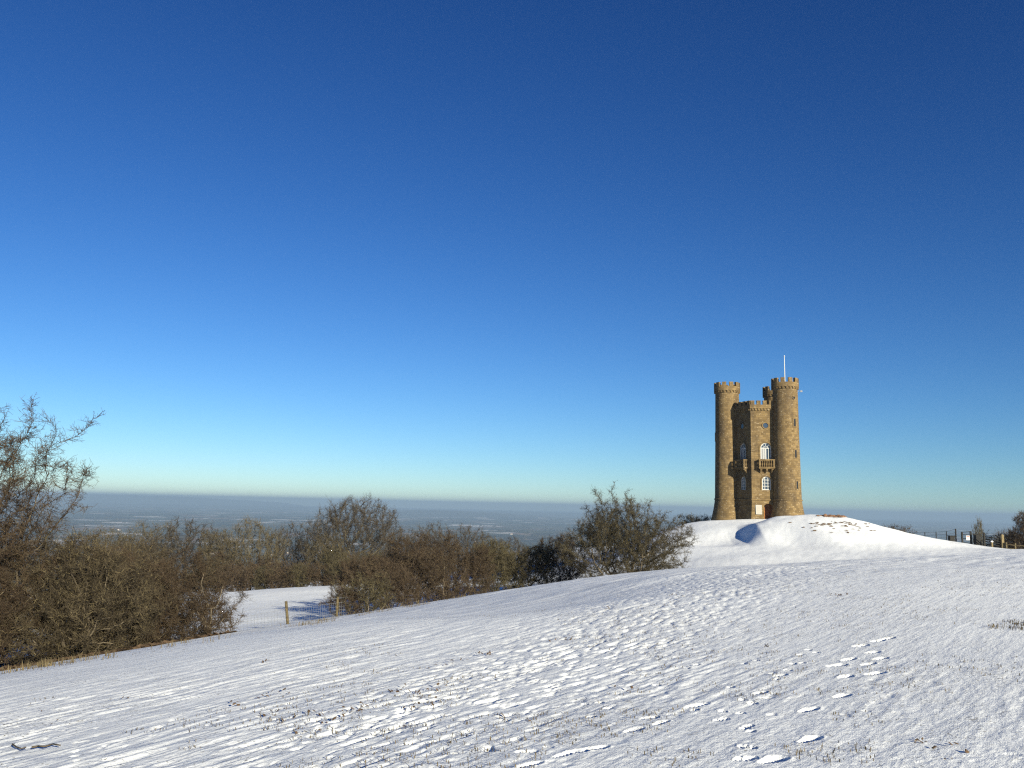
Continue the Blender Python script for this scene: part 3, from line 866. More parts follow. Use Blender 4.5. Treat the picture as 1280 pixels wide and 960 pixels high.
def colonize(rng, att, start, step, dk, maxit=140, di=2.2, jit=.35, trop=(0, 0, 0.05)):
    """start: list of polylines (lists of points) that are the first stems"""
    cap = 40000
    P = np.zeros((cap, 3)); par = np.full(cap, -1); kids = np.zeros(cap, int); n = 0
    for line in start:
        prev = -1
        for p in line:
            P[n] = p; par[n] = prev; prev = n; n += 1
    alive = np.ones(len(att), bool)
    near = np.zeros(len(att), int); nd = np.full(len(att), 1e9)
    def upd(a, b):
        nonlocal near, nd
        for s in range(a, b, 256):
            e = min(b, s + 256)
            D = ((att[:, None] - P[None, s:e]) ** 2).sum(-1)
            i = D.argmin(1); m = D[np.arange(len(att)), i]
            k = m < nd; nd[k] = m[k]; near[k] = s + i[k]
    upd(0, n)
    trop = np.array(trop)
    for it in range(maxit):
        act = alive & (nd < di * di)
        if not act.any():
            act = alive & (nd < (nd[alive].min() * 1.3 if alive.any() else 0))
            if not act.any(): break
        idx = near[act]
        v = att[act] - P[idx]; v /= np.linalg.norm(v, axis=1, keepdims=True) + 1e-9
        S = np.zeros((n, 3)); np.add.at(S, idx, v)
        src = np.unique(idx); src = src[kids[src] < 3]
        if len(src) == 0: break
        dv = S[src]; dv /= np.linalg.norm(dv, axis=1, keepdims=True) + 1e-9
        dv = dv + rng.normal(0, jit, dv.shape) + trop
        dv /= np.linalg.norm(dv, axis=1, keepdims=True)
        m = len(src)
        if n + m > cap: break
        P[n:n + m] = P[src] + dv * step * rng.uniform(.75, 1.25, (m, 1)); par[n:n + m] = src; kids[src] += 1
        upd(n, n + m); n += m
        alive &= nd > dk * dk
    return P[:n], par[:n]

def radii(par, tip, ex=2.3):
    n = len(par); a = np.zeros(n)
    r = np.zeros(n)
    for i in range(n - 1, -1, -1):
        r[i] = max(tip, a[i] ** (1 / ex)) if a[i] > 0 else tip
        if par[i] >= 0: a[par[i]] += r[i] ** ex
    return r

def make_tree(kind, rng, att, start, step, dk, tip, thr, twigs, tl, mat_t, mat_c, up=.2, tr=.0055, jit=.35, spread=.9, trop=(0, 0, .05), rmax=.3, thorn=2):
    """returns the list of (trunk segs, crown segs) arrays"""
    P, par = colonize(rng, att, start, step, dk, jit=jit, trop=trop)
    r = np.minimum(radii(par, tip), rmax)
    ch = np.nonzero(par >= 0)[0]
    p0, p1 = P[par[ch]], P[ch]; r0, r1 = np.minimum(r[par[ch]], r[ch] * 1.25), r[ch]
    thick = r1 > thr
    T = (p0[thick], p1[thick], r0[thick], r1[thick])
    c0, c1, cr0, cr1 = [p0[~thick]], [p1[~thick]], [r0[~thick]], [r1[~thick]]
    # twigs on the thin wood
    tn = ch[(r[ch] < thr * 1.2)]
    base = np.repeat(tn, twigs)
    base = base[rng.random(len(base)) < .9]
    bd = P[base] - P[par[base]]; bd /= np.linalg.norm(bd, axis=1, keepdims=True) + 1e-9
    d = bd * .55 + rng.normal(0, spread * .62, bd.shape) + np.array([0, 0, up]); d /= np.linalg.norm(d, axis=1, keepdims=True)
    L = rng.uniform(.35, 1.0, len(base)) * tl
    a = P[base] + (P[par[base]] - P[base]) * rng.random((len(base), 1))
    nseg = 3
    for s in range(nseg):
        b = a + d * (L / nseg)[:, None]
        f0, f1 = 1 - s / nseg * .6, 1 - (s + 1) / nseg * .6
        c0.append(a); c1.append(b); cr0.append(np.full(len(a), tr * f0)); cr1.append(np.full(len(a), tr * f1))
        for q in range(thorn):
            k = rng.random(len(a)) < .75
            sd = d[k] * .5 + rng.normal(0, .6, (k.sum(), 3)) + np.array([0, 0, up * .7]); sd /= np.linalg.norm(sd, axis=1, keepdims=True) + 1e-9
            sl = L[k] * rng.uniform(.2, .5, k.sum())
            q0 = a[k] + (b[k] - a[k]) * rng.random((k.sum(), 1))
            c0.append(q0); c1.append(q0 + sd * sl[:, None]); cr0.append(np.full(k.sum(), tr * .75)); cr1.append(np.full(k.sum(), tr * .45))
        a = b
        d = d + rng.normal(0, .28, d.shape) + np.array([0, 0, up * .25]); d /= np.linalg.norm(d, axis=1, keepdims=True)
    root = empty(kind)
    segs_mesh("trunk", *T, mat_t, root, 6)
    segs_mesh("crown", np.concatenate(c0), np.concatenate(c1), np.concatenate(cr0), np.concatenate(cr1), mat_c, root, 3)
    return root

def cloud(rng, n, c, rad, flat=.0, shell=.5, lump=.25, zmin=None, seed=0):
    """points in a lumpy ellipsoid"""
    v = rng.normal(0, 1, (n, 3)); v /= np.linalg.norm(v, axis=1, keepdims=True)
    az, el = np.arctan2(v[:, 1], v[:, 0]), v[:, 2]
    f = 1 + lump * 2 * fbm((az + 4) * 1.6, (el + 2) * 2.2, seed + 400, 3)
    r = rng.random(n) ** (1 / (3 + 3 * shell)) * f
    p = v * r[:, None] * np.array(rad) + np.array(c)
    if zmin is not None: p = p[p[:, 2] > zmin]
    return p

def lobes(rng, n, c, rad, k=9, size=.48, seed=0, zmin=None):
    """a crown of separate boughs: several smaller clouds with gaps between"""
    out = []
    for j in range(k):
        v = rng.normal(0, 1, 3); v /= np.linalg.norm(v); v[2] = v[2] * .9 + .1
        f = rng.uniform(.45, .78)
        s = size * rng.uniform(.7, 1.15)
        out.append(cloud(rng, int(n / k * s / size), np.array(c) + v * np.array(rad) * f, np.array(rad) * s, shell=.35, lump=.35, seed=seed + 7 * j))
    p = np.concatenate(out)
    if zmin is not None: p = p[p[:, 2] > zmin]
    return p

def stems(rng, k, h, spread, lean=(0, 0), n=6, r0=.3):
    out = []
    for j in range(k):
        a = 2 * math.pi * (j + rng.uniform(0, .7)) / k
        p = np.array([math.cos(a) * r0 * rng.uniform(.2, 1), math.sin(a) * r0 * rng.uniform(.2, 1), -.3])
        line = [np.array([0, 0, -.5]), p.copy()]
        d = np.array([math.cos(a) * spread + lean[0], math.sin(a) * spread + lean[1], 1.0])
        for q in range(n):
            d = d + rng.normal(0, .18, 3); dd = d / np.linalg.norm(d)
            p = p + dd * (h + .3) / n; line.append(p.copy())
        out.append(line)
    return out

def place(root, x, y, rz=0.0, s=1.0, sz=None, dz=0.0):
    root.location = (x, y, h1(x, y) + dz); root.rotation_euler = (0, 0, rz); root.scale = (s, s, sz or s)
    return root
def copy_tree(o):
    c = o.copy(); C.objects.link(c)
    for ch in list(o.children):
        k = ch.copy(); C.objects.link(k); k.parent = c
    return c

TH = "hawthorn thicket at the foot of the slope"
# tall wind-bent hawthorn at the left
rng = np.random.default_rng(3)
att = np.concatenate([cloud(rng, 2100, (0, 0, 2.9), (3.4, 3.0, 3.0), shell=.3, lump=.3, zmin=-.1, seed=1),
                      cloud(rng, 900, (.5, -.3, 5.5), (2.7, 2.4, 2.6), shell=.2, lump=.5, seed=2),
                      cloud(rng, 70, (1.8, -.4, 6.2), (2.3, 2.0, 2.7), shell=.9, lump=.6, seed=3)])
A_ = make_tree("hawthorn_tree", rng, att, stems(rng, 4, 2.4, .5, (.15, 0)), .17, .24, .0065, .0155, 5, .55, M['bark'], M['twig_brown'], up=.05, tr=.0068, jit=.2, trop=(.10, -.02, .0), spread=.8)
place(A_, -18.1, 28.6)
tag(A_, "tallest bare hawthorn rising above the thicket against the sky", "tree", TH)

def bush(seed, h, rx, ry, n, tw, mat, step=.17, dk=.24, k=6, zmin=.05, tl=.5, name="hawthorn_bush", up=.12, tr=.007, cz=.5, bark='bark', lump=.28, jit=.22, thr=.02):
    rng = np.random.default_rng(seed)
    att = np.concatenate([lobes(rng, int(n * .75), (0, 0, h * cz), (rx, ry, h * (1 - cz)), 12, .46, seed, zmin), cloud(rng, n // 4, (0, 0, h * cz * .8), (rx * .95, ry * .95, h * (1 - cz) * .8), shell=.25, lump=lump, zmin=zmin, seed=seed)])
    return make_tree(name, rng, att, stems(rng, k, h * .32, .75, (0, 0), 5, .5), step, dk, .0065, thr, tw, tl, M[bark], M[mat], up=up, tr=tr, jit=jit)

B_ = bush(11, 4.7, 3.1, 2.7, 2800, 6, 'twig_umber', thr=.0135, cz=.44, zmin=-.2, tr=.0062)
place(B_, -14.4, 30.0, .3); tag(B_, "broad dense brown hawthorn bush directly in front of the tall hawthorn", "bush", TH)
C_ = bush(12, 4.9, 2.9, 2.7, 2700, 6, 'twig_brown', thr=.0135, cz=.44, zmin=-.2, tr=.0062)
place(C_, -12.9, 34.3, 1.0, .95, .76); tag(C_, "rounded reddish brown hawthorn bush at the fence end of the thicket", "bush", TH)
D_ = copy_tree(B_); place(D_, -16.2, 36.5, 2.2, 1.08); tag(D_, "hawthorn bush behind the thicket with only its crown top showing", "bush", TH)
F_ = copy_tree(C_); place(F_, -17.4, 26.6, 3.5, .8); tag(F_, "hawthorn bush nearest the camera, cut off by the photo edge", "bush", TH)
F3 = copy_tree(B_); place(F3, -18.0, 28.0, 1.3, .62); tag(F3, "low hawthorn bush at the photo edge under the tall hawthorn", "bush", TH)
F2 = copy_tree(C_); place(F2, -15.6, 33.0, 4.4, 1.0, .9); tag(F2, "hawthorn bush in the middle of the brown thicket", "bush", TH)
E_ = bush(13, 2.4, 1.6, 1.4, 500, 2, 'twig_brown', step=.13, dk=.2, tl=.45, jit=.35)
E2 = copy_tree(E_); place(E2, -16.5, 27.4, 1.5, 1.1); tag(E2, "low bush at the front foot of the thicket beside the pale dry grass", "bush", TH)
E3 = copy_tree(E_); place(E3, -17.9, 26.8, 3.5, 1.2); tag(E3, "lowest bush of the thicket, cut by the photo edge", "bush", TH)
place(E_, -12.6, 37.4, .5, .9); tag(E_, "low straggly shrub with loose twigs over the snow beside the thicket", "bush", TH)

HG = "bushes of the hedge line beyond the crest"
G_ = bush(14, 2.7, 1.9, 1.7, 420, 2, 'twig_olive', step=.16, dk=.26, k=7, tl=.5, jit=.35, tr=.009)
G2 = bush(17, 3.0, 2.2, 1.8, 800, 5, 'twig_brown', step=.16, dk=.26, k=7, tl=.45, tr=.008)
place(G2, -7.0, 55.0, .8, .95); tag(G2, "dense low bush behind the second fence post of the hedge line", "bush", HG)
G3 = copy_tree(G2); place(G3, -9.3, 61.0, 2.8, 1.5); tag(G3, "dark bush at the end of the hedge line shading the snowy field", "bush", HG)
G4 = copy_tree(G2); place(G4, -9.6, 52.2, 4.1, .62); tag(G4, "lowest bush of the hedge line, spilling over the wire mesh", "bush", HG)
place(G_, -8.5, 52.6, .4); tag(G_, "small open thorn shrub standing by the wire fence posts", "bush", HG)
H_ = bush(15, 5.4, 3.5, 3.0, 1700, 5, 'twig_brown', step=.22, dk=.32, tl=.6, tr=.011)
place(H_, -6.2, 64.0, .9, 1.0); tag(H_, "dark rounded hedge bush right of the second fence post", "bush", HG)
I_ = bush(16, 5.2, 3.1, 2.9, 1500, 5, 'twig_olive', step=.22, dk=.32, tl=.6, tr=.011, k=8)
place(I_, -1.0, 72.5, 2.0, 1.0); tag(I_, "hedge bush in the middle of the gap with snow showing under its stems", "bush", HG)
H2 = copy_tree(H_); place(H2, -3.8, 68.5, 3.4, .86); tag(H2, "low brown hedge bush between the two larger hedge bushes", "bush", HG)
I2 = copy_tree(I_); place(I2, 1.6, 75.0, 4.2, .95, .85); tag(I2, "hedge bush just beside the big dark thorn bush", "bush", HG)
H3 = copy_tree(H_); place(H3, 4.6, 77.0, 5.1, .85); tag(H3, "hedge bush half hidden behind the big dark thorn bush", "bush", HG)
rng = np.random.default_rng(21)
att = np.concatenate([lobes(rng, 3400, (0, 0, 3.1), (4.1, 3.6, 3.6), 24, .36, 22, .1), cloud(rng, 2200, (.2, 0, 2.7), (4.5, 3.6, 3.1), shell=.25, lump=.38, zmin=.1, seed=22), cloud(rng, 130, (3.0, -.4, 3.2), (3.2, 1.6, 1.6), shell=.4, lump=.5, seed=23), cloud(rng, 60, (-.5, 0, 6.0), (2.8, 2.0, 1.6), shell=.4, lump=.6, seed=24)])
K_ = make_tree("thorn_bush", rng, att, stems(rng, 8, 2.0, .8, (0, 0), 5, .8), .2, .28, .008, .024, 5, .5, M['bark'], M['twig_dark'], up=.12, tr=.0078, jit=.22)
place(K_, 8.7, 66.5, 0); tag(K_, "big wide dark thorn bush standing alone between the hedge and the tower", "bush")

# taller bare trees below the far edge of the field
FT = "bare trees below the far edge of the snowy field"
def oak(seed, h, rx, n, tw, mat, step=.42, dk=.62, tr=.018, tl=1.1, trunk=.22, cz=.56, name="bare_tree"):
    rng = np.random.default_rng(seed)
    att = cloud(rng, n, (0, 0, h * cz), (rx, rx * .9, h * (1 - cz)), shell=.35, lump=.2, zmin=h * .12, seed=seed)
    line = [[(0, 0, -.5)] + [(rng.normal(0, .06) * k, rng.normal(0, .06) * k, h * trunk * k / 5) for k in range(1, 6)]]
    return make_tree(name, rng, att, [[np.array(p, float) for p in line[0]]], step, dk, .016, .05, tw, tl, M['trunk_oak'], M[mat], up=.3, tr=tr, jit=.22, spread=.75, rmax=.42, thorn=1)
L_ = oak(31, 14.3, 7.2, 2600, 5, 'twig_grey', tr=.0125, dk=.5, step=.36)
place(L_, -23.3, 132, 0, 1.0); tag(L_, "largest bare round topped tree beyond the snowy field", "tree", FT)
M_ = oak(32, 11.5, 5.0, 1500, 5, 'twig_oak', tr=.014)
N_ = oak(33, 10.5, 5.6, 1500, 5, 'twig_grey', trunk=.16, tr=.014)
def far_tree(src, px, D, top, label, s_w=1.0, rz=0.0, name=None, first=[True]):
    """stands at distance D in the direction of px, tall enough to reach row top"""
    d = ray(px, 640); x, y = d.x / d.y * D, D
    g = h1(x, y)
    dt = ray(px, top); zt = EYE + dt.z / dt.y * D
    hh = zt - g
    o = src if src["_free"] else copy_tree(src)
    src["_free"] = 0
    o["_free"] = 0
    sc = hh / src["_h"]
    place(o, x, y, rz, sc * s_w, sc); tag(o, label, "tree", FT)
    return o
for o, hh in ((M_, 11.5), (N_, 10.5)): o["_free"] = 1; o["_h"] = hh
L_["_free"] = 0; L_["_h"] = 14.3
far_tree(M_, 318, 128, 650, "bare olive tree with a forked top left of the largest tree", 1.0, .4)
far_tree(N_, 238, 130, 652, "pale bare tree showing above the end of the brown thicket", 1.1, 1.4)
far_tree(M_, 186, 134, 655, "bare tree crown peeping over the thicket, second from the tall hawthorn", 1.1, 2.2)
far_tree(N_, 368, 136, 656, "slim bare tree between the forked tree and the largest tree", .8, 3.0)
far_tree(M_, 410, 126, 668, "shorter bare tree overlapping the largest tree on its thicket side", .95, 4.0)
far_tree(N_, 540, 108, 655, "grey bare tree with upright twigs behind the dark hedge bush", .95, 5.0)
far_tree(N_, 585, 112, 658, "grey bare tree above the hedge, furthest along it", 1.0, .8)
far_tree(N_, 505, 116, 662, "bare tree between the largest tree and the grey pair", .9, 2.6)
far_tree(M_, 278, 126, 664, "low bare tree between the pale tree and the forked tree", .9, 5.5)
far_tree(M_, 140, 132, 662, "bare tree crown nearest to the tall hawthorn on the field edge", 1.0, 1.1)
far_tree(N_, 640, 118, 672, "faint bare tree top showing behind the hedge gap", 1.0, 3.3)
far_tree(M_, 455, 120, 690, "short bushy tree at the foot of the largest tree", 1.3, 3.9)

# undergrowth along the field edge
UG = "shrubs along the far edge of the snowy field"
U_ = bush(41, 3.6, 2.6, 2.3, 620, 3, 'twig_brown', step=.26, dk=.42, tl=.8, name="shrub", tr=.016, up=.25)
U2 = bush(42, 4.0, 2.3, 2.2, 560, 3, 'twig_olive', step=.28, dk=.44, tl=.9, name="shrub", tr=.016, up=.3)
und = [(300, 116, 700, "olive shrub at the field edge next to the brown thicket"), (330, 117, 708, "shrub at the field edge below the forked tree"),
       (352, 116, 706, "shrub at the field edge just above the tree shadow"), (378, 116, 703, "reddish shrub in the middle of the field edge"),
       (402, 117, 700, "shrub at the field edge left of the olive trunk"), (430, 116, 697, "olive shrub in front of the largest tree trunk"),
       (452, 115, 694, "shrub at the field edge above the small thorn shrub"), (478, 114, 690, "tall shrub between the largest tree and the hedge"),
       (500, 111, 686, "shrub where the field edge meets the dark hedge bush"), (262, 117, 697, "shrub half hidden by the brown thicket edge"),
       (365, 122, 694, "brown shrub set back behind the middle of the field edge"), (420, 123, 686, "shrub set back behind the olive shrub"),
       (315, 123, 690, "shrub set back below the forked tree"), (545, 100, 690, "shrub filling the gap behind the dark hedge bush")]
for i, (px, D, top, lab) in enumerate(und):
    src, hh = ((U_, 3.6), (U2, 4.0))[i % 2]
    d = ray(px, 690); x, y = d.x / d.y * D, D
    dt = ray(px, top); zt = EYE + dt.z / dt.y * D
    o = src if i < 2 else copy_tree(src)
    sz = max(.5, (zt - h1(x, y)) / hh)
    place(o, x, y, i * 1.3, max(.9, min(1.5, sz)), sz); tag(o, lab, "shrub", UG)

# shrubs near the tower and behind the right shoulder
def shrub_at(src, px, D, top, lab, s, rz, grp=None):
    o = copy_tree(src); d = ray(px, 650); x, y = d.x / d.y * D, D
    zt = EYE + ray(px, top).z / ray(px, top).y * D
    place(o, x, y, rz, s, max(.3, (zt - h1(x, y)) / src["_h"])); tag(o, lab, "shrub", grp)
U_["_h"] = 3.6; U2["_h"] = 4.0
shrub_at(U_, 880, 140, 641, "low grey shrub behind the slope beside the foot of the tower", 1.0, .2)
shrub_at(U2, 866, 146, 643, "lower of the shrubs beside the tower, next to the big thorn bush", 1.1, 2.2)
shrub_at(U_, 1119, 118, 653, "low round shrub peeping over the mound shoulder", .85, 3.2)
shrub_at(U2, 1222, 128, 649, "thin pale shrub standing behind the dark board and gate posts", .5, 4.2)
RT = "dark bushes at the right end of the fence"
shrub_at(H_ if not H_.update_tag() and H_.__setitem__("_h", 5.4) is None else H_, 1284, 104, 640, "dark tall bush at the photo edge behind the fence", .72, 1.2, RT)
shrub_at(U_, 1252, 108, 660, "dark low bush behind the tan gate post", 1.0, 2.0, RT)
shrub_at(U_, 1270, 110, 658, "dark low bush between the tan gate post and the tall edge bush", 1.0, 4.0, RT)
for o in list(scene.objects):
    for k in ("_free", "_h"):
        if k in o.keys(): del o[k]

# ------------------------------------------------------------------ stock fence at the foot of the slope
def stock_fence():
    px = [(-15.2, 33.5), (-12.9, 38.5), (-10.85, 44.2), (-9.7, 50.5), (-7.95, 56.8), (-6.3, 63), (-4.4, 68.5), (-1.8, 74)]
    rng = np.random.default_rng(8)
    x0, y0 = px[0]
    root = empty("stock_fence", (x0, y0, h1(x0, y0)))
    tag(root, "leaning wooden post and square wire mesh fence below the snowy slope", "fence")
    b = Vector(root.location)
    tops = []
    for i, (x, y) in enumerate(px):
        z = h1(x, y)
        ln = {2: (-.22, .05), 4: (-.28, .05)}.get(i, (rng.uniform(-.15, .05), 0))
        p0, p1 = Vector((x, y, z - .3)) - b, Vector((x + ln[0], y + ln[1], z + (1.22 if i == 2 else 1.1))) - b
        m = MB(); m.tube(p0, p1, .078, .07, 8); m.build("post", M['post'], root)
        tops.append((p0 + (p1 - p0) * .22, p1))
    wm = MB()
    for (a0, a1), (b0, b1) in zip(tops, tops[1:]):
        for f in (.02, .16, .32, .5, .7, .93):
            wm.tube(a0.lerp(a1, f), b0.lerp(b1, f) + Vector((0, 0, rng.uniform(-.02, .02))), .007, n=3, caps=False)
        for k in range(1, 22):
            t = k / 22
            wm.tube(a0.lerp(b0, t), a0.lerp(a1, .7).lerp(b0.lerp(b1, .7), t), .006, n=3, caps=False)
    wm.build("wire_mesh", M['wire'], root)
stock_fence()

# ------------------------------------------------------------------ fence, gate and signs at the right
def right_side():
    at = lambda px, D, py=665: (ray(px, py).x / ray(px, py).y * D, D)
    # wire fence
    fx, fy = at(1120, 112)
    root = empty("wire_fence", (fx, fy, h1(fx, fy)))
    tag(root, "dark post and wire fence running down behind the snowy shoulder", "fence")
    b = Vector(root.location); tp = []
    rng = np.random.default_rng(5)
    for px, D in ((1104, 116), (1122, 113), (1140, 110.5), (1156, 108), (1170, 106), (1183, 104), (1194.6, 102)):
        x, y = at(px, D); z = h1(x, y); p0 = Vector((x, y, z - .3)) - b; p1 = Vector((x, y, z + (1.75 if px > 1190 else 1.5))) - b
        m = MB(); m.tube(p0, p1, .08 if px > 1190 else .05, n=8); m.build("post", M['darkwood'], root); tp.append((p0 + Vector((0, 0, .3)), p1))
    w = MB()
    for (a0, a1), (b0, b1) in zip(tp, tp[1:]):
        for f in (.25, .5, .75, .97): w.tube(a0.lerp(a1, f), b0.lerp(b1, f), .016, n=4, caps=False)
    w.build("wires", M['darkwire'], root)
    # kissing gate: three dark posts with rails
    gx, gy = at(1208, 101)
    gate = empty("wooden_gate", (gx, gy, h1(gx, gy)))
    tag(gate, "dark wooden gate with thin rails between posts beside the white sign", "gate")
    b = Vector(gate.location); ps = []
    for px, hgt in ((1202.4, 1.45), (1213.2, 1.75)):
        x, y = at(px, 101); z = h1(x, y); p0 = Vector((x, y, z - .3)) - b; p1 = Vector((x, y, z + hgt)) - b
        m = MB(); m.box(p0, (1, 0, 0), (0, 1, 0), (0, 0, 1), (-.08, -.08, 0), (.08, .08, hgt + .3)); m.build("post", M['darkwood'], gate); ps.append((p0 + Vector((0, 0, .3)), p1))
    for f in (.2, .5, .8, .97):
        m = MB(); m.tube(ps[0][0].lerp(ps[0][1], f), ps[1][0].lerp(ps[1][1], f), .03, n=6); m.build("rail", M['darkwood'], gate)
    # white notice on the gate
    sx, sy = at(1209.5, 100.7); z = h1(sx, sy)
    sg = empty("notice_sign", (sx, sy, z + .62))
    tag(sg, "small white and pink notice hung on the dark gate rails", "sign")
    m = MB(); m.box((0, 0, 0), (1, 0, 0), (0, 1, 0), (0, 0, 1), (-.2, -.03, 0), (.2, .0, .52)); m.build("panel", M['white'], sg)
    m = MB(); m.box((0, 0, 0), (1, 0, 0), (0, 1, 0), (0, 0, 1), (-.16, -.036, .34), (.16, -.029, .46)); m.build("red_band", M['red'], sg)
    # dark board on two legs
    bx, by = at(1221.3, 100.5); z = h1(bx, by)
    bd = empty("information_board", (bx, by, z)); tag(bd, "dark upright board standing between the gate and a dark post", "board")
    m = MB(); m.box((0, 0, 0), (1, 0, 0), (0, 1, 0), (0, 0, 1), (-.42, -.05, .35), (.42, .05, 1.5)); m.build("panel", M['darkwood'], bd)
    for s in (-1, 1):
        m = MB(); m.box((0, 0, 0), (1, 0, 0), (0, 1, 0), (0, 0, 1), (s * .36 - .05, -.04, -.3), (s * .36 + .05, .04, .352)); m.build("leg", M['darkwood'], bd)
    m = MB(); m.box((0, 0, 0), (1, 0, 0), (0, 1, 0), (0, 0, 1), (-.48, -.1, 1.498), (.48, .1, 1.55)); m.build("cap", M['darkwood'], bd)
    # small dark trough left of the first post
    tx, ty = at(1189, 101.5); z = h1(tx, ty)
    tr = empty("litter_bin", (tx, ty, z)); tag(tr, "squat dark bin on the snow line beside the end post of the wire fence", "bin")
    m = MB(); m.box((0, 0, 0), (1, 0, 0), (0, 1, 0), (0, 0, 1), (-.28, -.25, -.2), (.28, .25, .72)); m.build("body", M['darkwood'], tr)
    m = MB(); m.box((0, 0, 0), (1, 0, 0), (0, 1, 0), (0, 0, 1), (-.33, -.3, .72), (.33, .3, .80)); m.build("lid", M['darkwood'], tr)
    # field gate between the dark post and the tan post
    x0, y0 = at(1229.8, 99.5); x1, y1 = at(1251, 98.5)
    g2 = empty("field_gate", (x0, y0, h1(x0, y0))); tag(g2, "dark five barred field gate closed against the tan gate post", "gate")
    b = Vector(g2.location); A = Vector((0, 0, 0)); B = Vector((x1, y1, h1(x1, y1))) - b
    m = MB(); m.box(A, (1, 0, 0), (0, 1, 0), (0, 0, 1), (-.09, -.09, -.3), (.09, .09, 1.75)); m.build("post", M['darkwood'], g2)
    for zz in (.25, .5, .75, 1.0, 1.3):
        m = MB(); m.tube(A + Vector((.1, 0, zz)), B + Vector((-.12, 0, zz)), .05, n=6); m.build("bar", M['darkwood'], g2)
    m = MB(); m.tube(A + Vector((.1, 0, .25)), B + Vector((-.12, 0, 1.3)), .04, n=6); m.build("brace", M['darkwood'], g2)
    x, y = at(1252.4, 98.4); z = h1(x, y)
    gp = empty("gate_post", (x, y, z)); tag(gp, "tall tan timber gate post lit by the sun at the end of the field gate", "post")
    m = MB(); m.box((0, 0, 0), (1, 0, 0), (0, 1, 0), (0, 0, 1), (-.13, -.13, -.3), (.13, .13, 1.72)); m.build("shaft", M['tan'], gp)
    m = MB(); m.lathe((0, 0), [(.18, 1.718), (.12, 1.78), (.01, 1.82)], 4, False, math.pi / 4); m.build("cap", M['tan'], gp)
    # snow-capped bollard
    x, y = at(1239.2, 97.2); z = h1(x, y)
    bo = empty("bollard", (x, y, z)); tag(bo, "short tan bollard with a cap of snow in front of the field gate", "bollard")
    m = MB(); m.lathe((0, 0), [(.10, -.3), (.10, .62), (.06, .66)], 10); m.build("shaft", M['tan'], bo)
    m = MB(); m.lathe((0, 0), [(.02, .63), (.14, .65), (.13, .74), (.06, .80), (.005, .81)], 10); m.build("snow_cap", M['snow'], bo)
    # low rail fence to the edge
    x0, y0 = at(1257, 98)
    lf = empty("rail_fence", (x0, y0, h1(x0, y0))); tag(lf, "low pale rail fence running from the tan gate post to the photo edge", "fence")
    b = Vector(lf.location); pr = None
    for px in (1257, 1268, 1284, 1302):
        x, y = at(px, 98); p = Vector((x, y, h1(x, y))) - b
        m = MB(); m.box(p, (1, 0, 0), (0, 1, 0), (0, 0, 1), (-.07, -.07, -.3), (.07, .07, .95)); m.build("post", M['post'], lf)
        if pr is not None:
            for zz in (.3, .72):
                m = MB(); m.tube(pr + Vector((0, -.09, zz)), p + Vector((0, -.09, zz)), .035, n=6); m.build("rail", M['post'], lf)
        pr = p
right_side()

# ------------------------------------------------------------------ farm buildings far out on the plain
def farm():
    base = None
    spots = [(138, 4300), (152, 4700), (261, 3900), (268, 3980), (274, 3950), (343, 4050), (352, 4150), (361, 4250), (366, 4060), (404, 4400), (596, 6100), (618, 5200), (624, 5400), (640, 7200), (150, 6400), (210, 7400)]
    for i, (px, D) in enumerate(spots):
        d = ray(px, 650); x, y = d.x / d.y * D, D
        if base is None:
            base = empty("farm_building")
            w = MB(); w.box((0, 0, 0), (1, 0, 0), (0, 1, 0), (0, 0, 1), (-17, -5, -6), (17, 5, 6))
            w.face([(-17, -5, 6), (-17, 5, 6), (-17, 0, 10)][::-1]); w.face([(17, -5, 6), (17, 5, 6), (17, 0, 10)]); w.build("wall", M['farm'], base)
            r = MB(); r.face([(-17.5, -5.6, 5.7), (17.5, -5.6, 5.7), (17.5, 0, 10.2), (-17.5, 0, 10.2)]); r.face([(17.5, 5.6, 5.7), (-17.5, 5.6, 5.7), (-17.5, 0, 10.2), (17.5, 0, 10.2)]); r.build("roof", M['farmroof'], base)
            o = base
        else: o = copy_tree(base)
        o.location = (x, y, plain_z(x, y)); o.rotation_euler = (0, 0, i * .37 - .5); o.scale = (.7 + .07 * (i % 5),) * 3
        tag(o, "tiny pale building far out on the hazy plain", "building", "pale buildings scattered over the plain")
farm()

# ------------------------------------------------------------------ dry grass, litter, fallen twigs, bare earth
def blades(name, pts, hmin, hmax, mat, label, cat, rng, per=9, spread=.12, lean=.6, wd=.006):
    V, F = [], []; nb = 0
    for (x, y, z) in pts:
        for k in range(per):
            bx, by = x + rng.normal(0, spread), y + rng.normal(0, spread)
            h = rng.uniform(hmin, hmax); a = rng.uniform(0, 6.28); l = rng.uniform(.1, lean) * h
            w = wd * rng.uniform(.7, 1.4); wx, wy = -math.sin(a) * w, math.cos(a) * w
            mx, my = bx + math.cos(a) * l * .35, by + math.sin(a) * l * .35
            tx, ty = bx + math.cos(a) * l, by + math.sin(a) * l
            V += [(bx - wx, by - wy, z - .03), (bx + wx, by + wy, z - .03), (mx + wx * .8, my + wy * .8, z + h * .6), (mx - wx * .8, my - wy * .8, z + h * .6), (tx + wx * .2, ty + wy * .2, z + h), (tx - wx * .2, ty - wy * .2, z + h)]
            F += [(nb, nb + 1, nb + 2, nb + 3), (nb + 3, nb + 2, nb + 4, nb + 5)]; nb += 6
    o = np_mesh(name, V, np.array(F), mat, False)
    tag(o, label, cat, kind="stuff"); return o
rng = np.random.default_rng(77)
line = np.array([(-17.5, 25.0), (-15.3, 27.4), (-13.9, 31.5), (-12.3, 37.2), (-11.0, 43.8), (-9.4, 50.2), (-7.6, 56.6), (-6, 62), (-3.8, 67), (-.5, 70), (4, 66)])
pts = []
